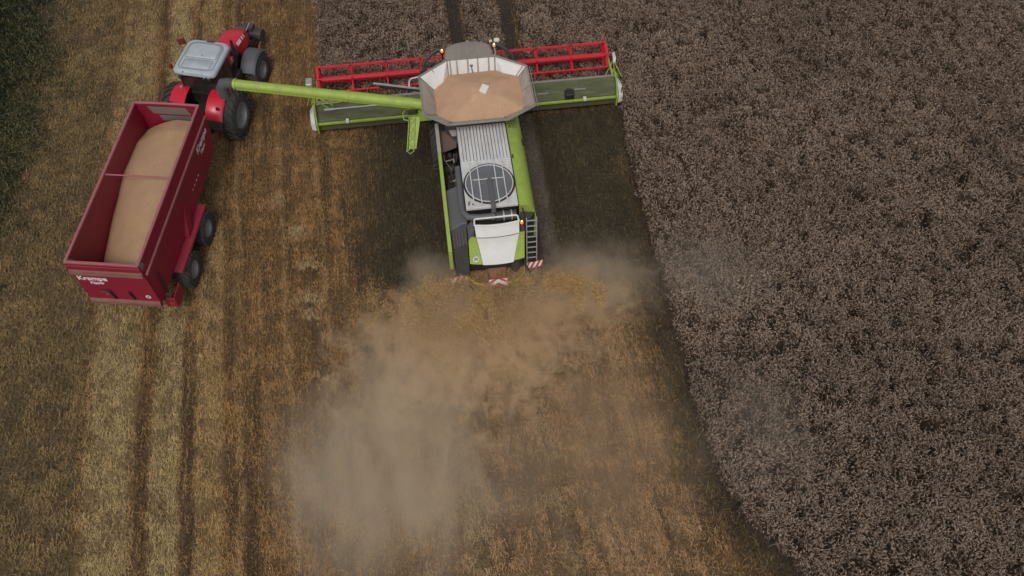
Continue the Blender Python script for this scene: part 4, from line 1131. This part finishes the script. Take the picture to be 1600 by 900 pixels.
# ------------------------------------------------------------------ grain trailer (x right, y towards the tractor)
T_LOC, T_ROT = (-12.87, 15.06, 0), R(-4)
def build_trailer():
    P = empty('grain_trailer', T_LOC, T_ROT)
    tag(P, 'dark red two axle tipping trailer half filled with wheat grain', 'trailer')
    HW, ZT, ZB, L = 1.19, 3.6, 1.45, 6.95
    prof = [(.02, ZT), (L, ZT), (L + .12, 3.0), (L + .10, 2.3), (L - .12, 1.78), (L - .5, 1.50), (L - .9, ZB), (.02, ZB)]
    for s in (-1, 1):
        w = MB().prism(prof, s * (HW - .05), s * HW).build('side_wall', 'trailer_red', P)
        MB().bar((s * (HW - .03), 0, ZT + .02), (s * (HW - .03), L + .02, ZT + .02), .09, .08).build('wall_rim', 'trailer_edge', w, bevel=.015)
        MB().prism([(.04, 3.08), (L + .06, 3.08), (L + .06, 3.0), (.04, 3.0)], s * HW, s * (HW + .07)).build('wall_rail', 'trailer_edge', w, bevel=.01)
        MB().prism([(.04, 3.36), (L, 3.36), (L, 3.33), (.04, 3.33)], s * HW, s * (HW + .015)).build('wall_crease', 'trailer_red', w)
        # gussets
        for y in (3.0,):
            MB().loft([[(s * HW, y - .28, ZB), (s * (HW + .15), y - .28, ZB), (s * (HW + .02), y + .35, 2.15), (s * HW, y + .35, 2.15)], [(s * HW, y + .18, ZB), (s * (HW + .15), y + .18, ZB), (s * (HW + .02), y + .55, 2.15), (s * HW, y + .55, 2.15)]]).build('gusset', 'trailer_red', w)
        MB().bar((s * (HW + .05), .42, ZB), (s * (HW + .03), .55, 2.4), .04, .07).build('gas_strut', 'black', w)
        # fender over both wheels
        f = MB().loft([[(s * x, y, z) for x, z in ((.93, 1.36), (1.46, 1.36), (1.46, 1.28), (1.48, 1.28), (1.48, 1.40), (.93, 1.40))] for y in (1.28, 4.25)])
        f.build('wheel_fender', 'trailer_fender_lit', P)
        # rear lamp bracket
        xs_ = lambda p, q: sorted((s * p, s * q))
        b = MB().box(*xs_(1.12, 1.50), .22, .26, .86, 1.34).box(*xs_(1.12, 1.50), .22, .78, .84, .88).box(*xs_(1.46, 1.50), .26, .86, .88, 1.40)
        b.build('rear_lamp_bracket', 'trailer_red', P, bevel=.01)
        MB().box(*xs_(1.24, 1.42), .20, .218, .98, 1.12).build('rear_lamp', 'lampred', P, bevel=.01)
        for y in (3.74, 1.92): wheel(P, (s * 1.27, y, .64), .64, .50, .32, s, 22, .02)
    # floor and chassis
    MB().box(-HW + .052, HW - .052, .04, L - .7, ZB, ZB + .06).build('floor', 'trailer_red', P)
    b = MB()
    for x in (-.45, .45): b.box(x - .08, x + .08, .25, 6.9, 1.05, 1.40)
    for y in (1.92, 3.74): b.cyl((-1.1, y, .63), (1.1, y, .63), .08, n=12).box(-.5, .5, y - .08, y + .08, .7, 1.06)
    for y in (.4, 2.8, 5.0, 6.6): b.box(-.9, .9, y - .06, y + .06, 1.38, 1.448)
    b.build('chassis', 'trailer_red', P)
    b = MB().loft([[(-.42, 6.6, 1.0), (.42, 6.6, 1.0), (.42, 6.6, 1.25), (-.42, 6.6, 1.25)], [(-.10, 8.25, .75), (.10, 8.25, .75), (.10, 8.25, .9), (-.10, 8.25, .9)]]).cyl((0, 8.2, .78), (0, 8.62, .72), .06, n=10)
    b.build('drawbar', 'trailer_red', P)
    # front wall with two grey window sheets and an arched rim
    yf = L
    b = MB(); 
    fw = [(-HW + .05, yf - .06, ZT), (HW - .05, yf - .06, ZT), (HW - .05, yf + .08, 2.7), (HW - .05, yf + .02, 2.0), (HW - .05, yf - .6, 1.5), (-HW + .05, yf - .6, 1.5), (-HW + .05, yf + .02, 2.0), (-HW + .05, yf + .08, 2.7)]
    v = fw + [(x, y + .05, z) for x, y, z in fw]
    b.add(v, [(0, 1, 2, 7), (7, 2, 3, 6), (6, 3, 4, 5), (8, 15, 10, 9), (15, 14, 11, 10), (14, 13, 12, 11), (0, 8, 9, 1), (1, 9, 10, 2), (2, 10, 11, 3), (3, 11, 12, 4), (4, 12, 13, 5), (5, 13, 14, 6), (6, 14, 15, 7), (7, 15, 8, 0)])
    fwall = b.build('front_wall', 'trailer_red', P)
    MB().tube([(-HW, yf, ZT + .02), (-.6, yf - .02, ZT + .06), (.0, yf - .03, ZT + .08), (.6, yf - .02, ZT + .06), (HW, yf, ZT + .02)], .045, 8).build('front_rim', 'trailer_edge', fwall)
    def wq(x0b, x1b, zb, x0t, x1t, zt):
        yb = yf - .06 + .14 * (ZT - zb) / .9 - .02; yt = yf - .06 + .14 * (ZT - zt) / .9 - .02
        return MB().loft([[(x0b, yb, zb), (x1b, yb, zb), (x1t, yt, zt), (x0t, yt, zt)], [(x0b, yb + .012, zb), (x1b, yb + .012, zb), (x1t, yt + .012, zt), (x0t, yt + .012, zt)]])
    wq(-.62, .78, 3.12, -.72, .70, 3.52).build('front_window', 'windowgrey', fwall)
    wq(-.42, .72, 2.72, -.46, .74, 3.02).build('front_window', 'windowgrey', fwall)
    # tailgate
    b = MB().box(-HW, HW, -.06, .015, 1.35, ZT); tg = b.build('tailgate', 'trailer_red', P, bevel=.01)
    MB().bar((-HW, -.02, ZT + .02), (HW, -.02, ZT + .02), .09, .08).build('tailgate_rim', 'trailer_edge', tg, bevel=.015)
    MB().prism([(-.062, 3.28), (-.11, 3.26), (-.15, 3.08), (-.062, 3.02)], -HW, HW).build('tailgate_ledge', 'ledge', tg, bevel=.01)
    MB().prism([(-.062, 3.50), (-.085, 3.49), (-.085, 3.43), (-.062, 3.42)], -HW, HW).build('tailgate_ridge', 'trailer_red', tg)
    MB().prism([(-.062, 1.62), (-.14, 1.52), (-.14, 1.36), (-.062, 1.33)], -HW, HW).build('tailgate_foot', 'ledge', tg, bevel=.01)
    for x in (-.30, .34):
        MB().bar((x, -.10, 2.15), (x + .06, -.10, 1.72), .05, .07).build('tailgate_handle', 'black', tg)
    MB().bar((-.62, -.085, 2.12), (-.30, -.085, 2.20), .03, .035).build('latch_rod', 'black', tg)
    for x in (-HW + .04, HW - .04):
        MB().loft([[(x - .05, .02, 3.3), (x + .05, .02, 3.3), (x + .05, .30, 3.3), (x - .05, .30, 3.3)], [(x - .05, .02, 3.67), (x + .05, .02, 3.67), (x + .05, .10, 3.67), (x - .05, .10, 3.67)]]).build('corner_hinge', 'windowgrey', tg)
    fm = lambda x, z: frame_mtx((x, -.068, z), (1, 0, 0), (0, 0, 1))
    text_mesh('rear_lettering', 'Krampe', .30, fm(-.62, 2.80), 'lettering', tg, bold=.010)
    text_mesh('rear_lettering', 'Kipper', .17, fm(-.55, 2.56), 'lettering', tg, bold=.006, shear=.15)
    MB().cyl((.88, -.055, 1.86), (.88, -.066, 1.86), .09, n=20).build('round_sticker', 'lettering', tg)
    text_mesh('sticker_number', '40', .10, fm(.88, 1.86), 'trailer_red', tg, bold=.003)
    MB().box(-.7, -.5, -.068, -.06, 2.02, 2.05).box(-.55, -.42, -.068, -.06, 1.86, 1.92).build('small_decal', 'ledge', tg)
    # side lettering and marks, reading along the walls
    for s in (-1, 1):
        fs = lambda y, z: frame_mtx((s * (HW + .006), y, z), (0, s, 0), (0, 0, 1))
        text_mesh('side_lettering', 'Krampe', .36, fs(6.15, 2.66), 'lettering', P, shear=.25, bold=.010)
        text_mesh('side_lettering', 'Kipper', .17, fs(6.05, 2.38), 'lettering', P, shear=.25, bold=.005)
        b = MB()
        for k in range(4): b.box(*(sorted((s * (HW + .002), s * (HW + .006)))), 4.35 + k * .22, 4.43 + k * .22, 2.02, 2.06)
        b.build('side_decal', 'lettering', P)
    MB().tube([(-HW + .02, 3.62, 3.57), (HW - .02, 3.62, 3.57)], .028, 10).build('cross_bar', 'trailer_edge', P)
    return P
build_trailer()

def make_trailer_grain():
    nx, ny = 28, 60
    ys = np.linspace(.04, 6.86, ny); xs = np.linspace(-1.135, 1.135, nx)
    zl = np.interp(ys, [0, 1.0, 2.6, 4.5, 6.0, 6.9], [1.62, 1.68, 2.18, 2.62, 2.60, 2.30])
    zr = np.interp(ys, [0, .6, 2.6, 4.5, 6.2, 6.9], [2.72, 2.86, 3.02, 3.10, 3.10, 2.92])
    xr = np.interp(ys, [0, 2.6, 6.9], [.62, .45, .25])
    v = []
    for j, y in enumerate(ys):
        for x in xs:
            if x < xr[j]:
                t = (xr[j] - x) / (xr[j] + 1.135); z = zr[j] + (zl[j] - zr[j]) * (t ** 1.45)
            else:
                t = (x - xr[j]) / (1.135 - xr[j]); z = zr[j] - .10 * t ** 1.5
            z += .03 * (fbm(np.array([x + 20]), np.array([y]), .5, 15)[0] - .5)
            v.append((x, y, z))
    f = [(j * nx + i, j * nx + i + 1, (j + 1) * nx + i + 1, (j + 1) * nx + i) for j in range(ny - 1) for i in range(nx - 1)]
    # skirt and base
    per = [i for i in range(nx)] + [j * nx + nx - 1 for j in range(1, ny)] + [(ny - 1) * nx + i for i in range(nx - 2, -1, -1)] + [j * nx for j in range(ny - 2, 0, -1)]
    s0 = len(v)
    for i in per: v.append((v[i][0], min(v[i][1], 6.2), 1.52))
    n = len(per)
    for k in range(n): f.append((per[k], s0 + k, s0 + (k + 1) % n, per[(k + 1) % n]))
    f.append(tuple(range(s0, s0 + n)))
    o = MB().add(v, f).build('grain_load', 'grain_shaded', None, 60)
    o.location = T_LOC; o.rotation_euler = (0, 0, T_ROT)
    tag(o, 'tan wheat grain heaped inside the dark red trailer', 'grain')
make_trailer_grain()

# ------------------------------------------------------------------ flying chaff and dust behind the chopper
def make_chaff():
    n = 330000
    c, s = math.cos(TH), math.sin(TH)
    ox, oy = CO[0] - (-2.75) * s + .05 * c, CO[1] + (-2.75) * c
    th = rng.uniform(-1.52, 1.62, n)              # 0 straight back, + to the right
    tt = .12 + .88 * rng.random(n) ** .7
    side = np.interp(th, [-1.55, -1.25, -.85, -.4, 0, .4, .8, 1.15, 1.4, 1.62], [3.2, 5.7, 5.2, 3.4, 2.6, 2.6, 3.2, 4.4, 4.9, 3.0])
    r = tt * side * (1 + .25 * (vnoise(th * 9, tt * 0, 1, 201) - .5))
    w = .55 * fbm(ox + r * np.sin(th), oy - r * np.cos(th), .9, 211, 4) + .45 * fbm(th * 5, r * .8, 1.1, 215, 4)
    edge = np.interp(th, [-1.52, -1.3, -.9, -.45, -.15, .15, .5, .85, 1.1, 1.35, 1.62], [.3, .85, .8, .6, .85, .75, .25, .6, 1.0, 1.0, .2])
    ok = rng.random(n) < np.clip((w - .40) * 3.6, 0, 1) * edge * .75 * (1 - tt ** 3) ** .8
    th, r, tt = th[ok], r[ok], tt[ok]; n = len(r)
    x = ox + r * np.sin(th + TH); y = oy - r * np.cos(th + TH)
    z = 1.15 + .25 * np.sin(tt * math.pi) - .85 * tt ** 1.6 + rng.normal(0, .13, n)
    z = np.clip(z, .05, None)
    x = x + rng.normal(0, .12, n); y = y + rng.normal(0, .12, n)
    a = th + TH + rng.normal(0, .7, n)
    d = np.stack([np.sin(a), -np.cos(a), rng.normal(0, .4, n)], 1)
    L = rng.uniform(.010, .045, n); cc = np.stack([x, y, z], 1)
    P = np.stack([cc - d * L[:, None] / 2, cc + d * L[:, None] / 2], 1)
    sd = np.stack([np.cos(a), np.sin(a), rng.normal(0, .5, n)], 1)
    V, Q, m = ribbons(P, np.repeat(rng.uniform(.004, .010, n)[:, None], 2, 1), sd)
    col = np.array([.38, .25, .12])[None] * rng.uniform(.4, 1.5, n)[:, None]
    parts = [(V, Q, np.repeat(col, m, 0))]
    # the dense jet thrown out to the right and the shorter one straight back
    for (ax, ay, bx, by, w0, w1, k) in ((.35, 16.1, 3.75, 14.75, .22, .85, 60000), (-.75, 15.9, -1.15, 13.4, .25, 1.0, 26000), (-1.4, 16.0, -5.4, 13.9, .3, 1.5, 26000)):
        t = rng.random(k) ** .8; wv = w0 + (w1 - w0) * t
        off = rng.normal(0, .42, k) * wv + (fbm(t * 4, t * 0 + ax, 1.0, 235, 3) - .5) * .5
        L0 = math.hypot(bx - ax, by - ay); px, py = -(by - ay) / L0, (bx - ax) / L0
        x = ax + (bx - ax) * t + px * off; y = ay + (by - ay) * t + py * off - .35 * np.sin(t * math.pi) * abs(px)
        keep = rng.random(k) < np.clip((fbm(x * 1.2, y, .5, 231, 4) - .36) * 4, 0, 1) * (1 - t ** 2.5)
        x, y, t = x[keep], y[keep], t[keep]; k = len(x)
        z = np.clip(1.2 + .95 * np.sin(t * math.pi * .75) - .75 * t ** 2 + rng.normal(0, .10, k), .05, None)
        a = math.atan2(bx - ax, -(by - ay)) + rng.normal(0, .5, k)
        d = np.stack([np.sin(a), -np.cos(a), rng.normal(0, .35, k)], 1)
        L = rng.uniform(.012, .055, k); cc = np.stack([x, y, z], 1)
        V2, Q2, m2 = ribbons(np.stack([cc - d * L[:, None] / 2, cc + d * L[:, None] / 2], 1), np.repeat(rng.uniform(.004, .010, k)[:, None], 2, 1), np.stack([np.cos(a), np.sin(a), rng.normal(0, .5, k)], 1))
        parts.append((V2, Q2, np.repeat(np.array([.42, .265, .115])[None] * rng.uniform(.45, 1.4, k)[:, None], m2, 0)))
    # straw lying in the spreader itself
    k = 5200
    lx = rng.uniform(-.88, .98, k); ly = rng.uniform(-2.92, -2.3, k)
    ok = (np.minimum(((lx + .38) / .52) ** 2 + ((ly + 2.36) / .5) ** 2, ((lx - .48) / .52) ** 2 + ((ly + 2.36) / .5) ** 2) < 1)
    lx, ly = lx[ok], ly[ok]; k = len(lx)
    x = CO[0] + lx * c - ly * s; y = CO[1] + lx * s + ly * c; z = rng.uniform(.99, 1.22, k)
    a = rng.uniform(0, 2 * math.pi, k); d = np.stack([np.cos(a), np.sin(a), rng.normal(0, .3, k)], 1)
    L = rng.uniform(.03, .10, k); cc = np.stack([x, y, z], 1)
    V2, Q2, m2 = ribbons(np.stack([cc - d * L[:, None] / 2, cc + d * L[:, None] / 2], 1), np.repeat(rng.uniform(.006, .014, k)[:, None], 2, 1), np.stack([-np.sin(a), np.cos(a), rng.normal(0, .3, k)], 1))
    parts.append((V2, Q2, np.repeat(np.array([.36, .22, .09])[None] * rng.uniform(.35, 1.3, k)[:, None], m2, 0)))
    V, Q, col = join(parts)
    o = fast_mesh('flying_chaff', V, Q, 'straw', col)
    tag(o, 'orange chopped straw flung out in a fan behind the combine', 'chaff', kind='stuff')
make_chaff()

def dust(name, label, c, rad, dens, col, nscale, lo, hi, seed, stretch=(1, 1, 1), fall=1.0, rz=0.0):
    m = bpy.data.materials.new(name); m.use_nodes = True
    nt = m.node_tree; N, L = nt.nodes, nt.links
    N.clear()
    out = N.new('ShaderNodeOutputMaterial')
    pv = N.new('ShaderNodeVolumePrincipled')
    pv.inputs['Color'].default_value = (*col, 1)
    pv.inputs['Anisotropy'].default_value = .15
    tc = N.new('ShaderNodeTexCoord')
    ln = N.new('ShaderNodeVectorMath'); ln.operation = 'LENGTH'
    L.new(tc.outputs['Object'], ln.inputs[0])
    f = N.new('ShaderNodeMapRange'); f.interpolation_type = 'SMOOTHSTEP'
    f.inputs[1].default_value = 1.0; f.inputs[2].default_value = 1 - .95 * fall; f.inputs[3].default_value = 0; f.inputs[4].default_value = 1
    L.new(ln.outputs['Value'], f.inputs[0])
    mp = N.new('ShaderNodeMapping')
    mp.inputs['Location'].default_value = (seed * 3.7, seed * 1.3, seed)
    mp.inputs['Scale'].default_value = tuple(rad[i] * stretch[i] for i in range(3))
    L.new(tc.outputs['Object'], mp.inputs[0])
    n = N.new('ShaderNodeTexNoise'); n.inputs['Scale'].default_value = nscale; n.inputs['Detail'].default_value = 8
    n.inputs['Roughness'].default_value = .62; n.inputs['Distortion'].default_value = .5
    L.new(mp.outputs[0], n.inputs['Vector'])
    # the cloud edge is eaten away by the noise
    ad = N.new('ShaderNodeMath'); ad.operation = 'MULTIPLY_ADD'
    L.new(f.outputs[0], ad.inputs[0]); ad.inputs[1].default_value = .45; L.new(n.outputs['Fac'], ad.inputs[2])
    th = N.new('ShaderNodeMapRange'); th.inputs[1].default_value = lo + .30; th.inputs[2].default_value = hi + .30
    th.inputs[3].default_value = 0; th.inputs[4].default_value = dens
    L.new(ad.outputs[0], th.inputs[0])
    mu = N.new('ShaderNodeMath'); mu.operation = 'MULTIPLY'
    L.new(th.outputs[0], mu.inputs[0]); L.new(f.outputs[0], mu.inputs[1])
    L.new(mu.outputs[0], pv.inputs['Density'])
    L.new(pv.outputs[0], out.inputs['Volume'])
    M[name] = m
    b = MB(); rings = []
    for k in range(1, 12):
        a = math.pi * k / 12
        rings.append([(math.sin(a) * math.cos(2 * math.pi * i / 24) * 1.02, math.sin(a) * math.sin(2 * math.pi * i / 24) * 1.02, math.cos(a) * 1.02) for i in range(24)])
    b.loft(rings)
    o = b.build('dust_cloud', name, None, 0)
    o.location = c; o.scale = rad; o.rotation_euler = (0, 0, rz)
    return tag(o, label, 'dust', kind='stuff')

TAN, GREY, MIDT = (.93, .75, .53), (.94, .84, .69), (.93, .80, .62)

def dust_fan():
    """streaky fan of dust thrown out by the chopper; density from polar noise about the chopper"""
    m = bpy.data.materials.new('dust_fan'); m.use_nodes = True
    nt = m.node_tree; N, L = nt.nodes, nt.links
    N.clear()
    def math_(op, a, b=None, c=None, clamp=False):
        n = N.new('ShaderNodeMath'); n.operation = op; n.use_clamp = clamp
        for i, v in enumerate((a, b, c)):
            if v is None: continue
            if isinstance(v, (int, float)): n.inputs[i].default_value = v
            else: L.new(v, n.inputs[i])
        return n.outputs[0]
    out = N.new('ShaderNodeOutputMaterial'); pv = N.new('ShaderNodeVolumePrincipled')
    pv.inputs['Color'].default_value = (*TAN, 1); pv.inputs['Anisotropy'].default_value = .1
    tc = N.new('ShaderNodeTexCoord'); sp = N.new('ShaderNodeSeparateXYZ'); L.new(tc.outputs['Object'], sp.inputs[0])
    x, y, z = sp.outputs
    ny = math_('MULTIPLY', y, -1.0)
    r = math_('SQRT', math_('ADD', math_('MULTIPLY', x, x), math_('MULTIPLY', y, y)))
    ang = math_('ARCTAN2', x, ny)
    u = math_('MULTIPLY_ADD', ang, 1 / (2 * math.pi), .5)
    fc = N.new('ShaderNodeFloatCurve'); cv = fc.mapping.curves[0]
    pts = [(-180, .8), (-125, 1.2), (-100, 2.6), (-84, 5.6), (-68, 8.0), (-48, 8.6), (-20, 7.6), (5, 6.6), (28, 5.6), (50, 5.6), (74, 6.4), (92, 5.0), (108, 2.8), (135, 1.2), (180, .8)]
    cv.points[0].location = (0, pts[0][1] / 10); cv.points[1].location = (1, pts[-1][1] / 10)
    for a, v in pts[1:-1]: cv.points.new(a / 360 + .5, v / 10)
    fc.mapping.update()
    L.new(u, fc.inputs['Value'])
    rm = math_('MULTIPLY', fc.outputs[0], 10.0)
    # streaks along the throw
    cb = N.new('ShaderNodeCombineXYZ')
    L.new(math_('MULTIPLY', ang, 3.2), cb.inputs[0]); L.new(math_('MULTIPLY', r, .55), cb.inputs[1]); L.new(math_('MULTIPLY', z, .9), cb.inputs[2])
    n1 = N.new('ShaderNodeTexNoise'); n1.inputs['Scale'].default_value = 2.0; n1.inputs['Detail'].default_value = 6; n1.inputs['Roughness'].default_value = .6; n1.inputs['Distortion'].default_value = .6
    L.new(cb.outputs[0], n1.inputs['Vector'])
    n2 = N.new('ShaderNodeTexNoise'); n2.inputs['Scale'].default_value = 1.5; n2.inputs['Detail'].default_value = 10; n2.inputs['Roughness'].default_value = .72; n2.inputs['Distortion'].default_value = .7
    L.new(tc.outputs['Object'], n2.inputs['Vector'])
    nn = math_('ADD', math_('MULTIPLY', n1.outputs['Fac'], .45), math_('MULTIPLY', n2.outputs['Fac'], .55))
    q = math_('SUBTRACT', 1.0, math_('DIVIDE', r, rm))             # 1 at the chopper, 0 at the rim
    fr = N.new('ShaderNodeMapRange'); fr.interpolation_type = 'SMOOTHSTEP'
    fr.inputs[1].default_value = 0; fr.inputs[2].default_value = .85; L.new(q, fr.inputs[0])
    zt = math_('MULTIPLY_ADD', r, .16, 1.05)
    fz = math_('SUBTRACT', 1.0, math_('DIVIDE', z, zt), clamp=True)
    near = math_('MULTIPLY', r, 1.1, clamp=True)
    e = math_('MULTIPLY_ADD', fr.outputs[0], .30, math_('MULTIPLY_ADD', math_('SUBTRACT', nn, .5), 1.55, .5))
    th = N.new('ShaderNodeMapRange'); th.inputs[1].default_value = .60; th.inputs[2].default_value = .92; th.inputs[3].default_value = 0; th.inputs[4].default_value = 4.6
    L.new(e, th.inputs[0])
    rim = math_('MULTIPLY', q, 4.0, clamp=True)
    d = math_('MULTIPLY', math_('MULTIPLY', th.outputs[0], fz), math_('MULTIPLY', rim, near))
    L.new(d, pv.inputs['Density']); L.new(pv.outputs[0], out.inputs['Volume'])
    M['dust_fan'] = m
    ring = [(8.4 * math.sin(a), -8.8 * math.cos(a) if math.cos(a) > 0 else -2.4 * math.cos(a)) for a in [2 * math.pi * k / 32 for k in range(32)]]
    o = MB().loft([[(x_, y_, 0) for x_, y_ in ring], [(x_, y_, 1.2) for x_, y_ in ring], [(x_ * .8, y_ * .8, 2.2) for x_, y_ in ring]]).build('dust_cloud', 'dust_fan', None, 0)
    o.location = (-.52, 16.15, .06); o.rotation_euler = (0, 0, TH)
    return tag(o, 'dense tan fan of dust thrown out by the chopper of the combine', 'dust', kind='stuff')
dust_fan()
dust('dust_pale_cloud', 'broad pale tan dust cloud drifting over the stubble', (-3.6, 9.6, 1.0), (6.0, 7.4, 1.8), .95, GREY, .5, .27, .64, 4, (1.5, .6, 1))
dust('dust_left_wisp', 'small dust puff beside the left rear corner of the combine', (-2.7, 16.1, .8), (2.8, 2.8, 1.5), 1.0, MIDT, .9, .36, .66, 5)
dust('dust_right_wisp', 'tan dust wisp drifting from the combine towards the standing wheat', (2.7, 16.2, 1.0), (4.8, 2.9, 1.7), .75, MIDT, .75, .33, .66, 6, (1, 1.5, 1))
dust('dust_crop_wisp', 'thin dust veil over the standing wheat beside the combine', (6.8, 16.5, 1.3), (4.2, 3.4, 1.5), .20, GREY, .6, .33, .66, 7)
dust('dust_crop_veil', 'thin dust veil over the lower edge of the standing wheat', (7.5, 10.6, 1.2), (3.6, 4.4, 1.4), .16, GREY, .5, .32, .66, 8)
dust('dust_low_veil', 'faint low dust over the stubble near the wheat edge', (2.6, 10.2, .8), (5.8, 6.4, 1.3), .40, TAN, .5, .27, .62, 9, (1.4, .6, 1))
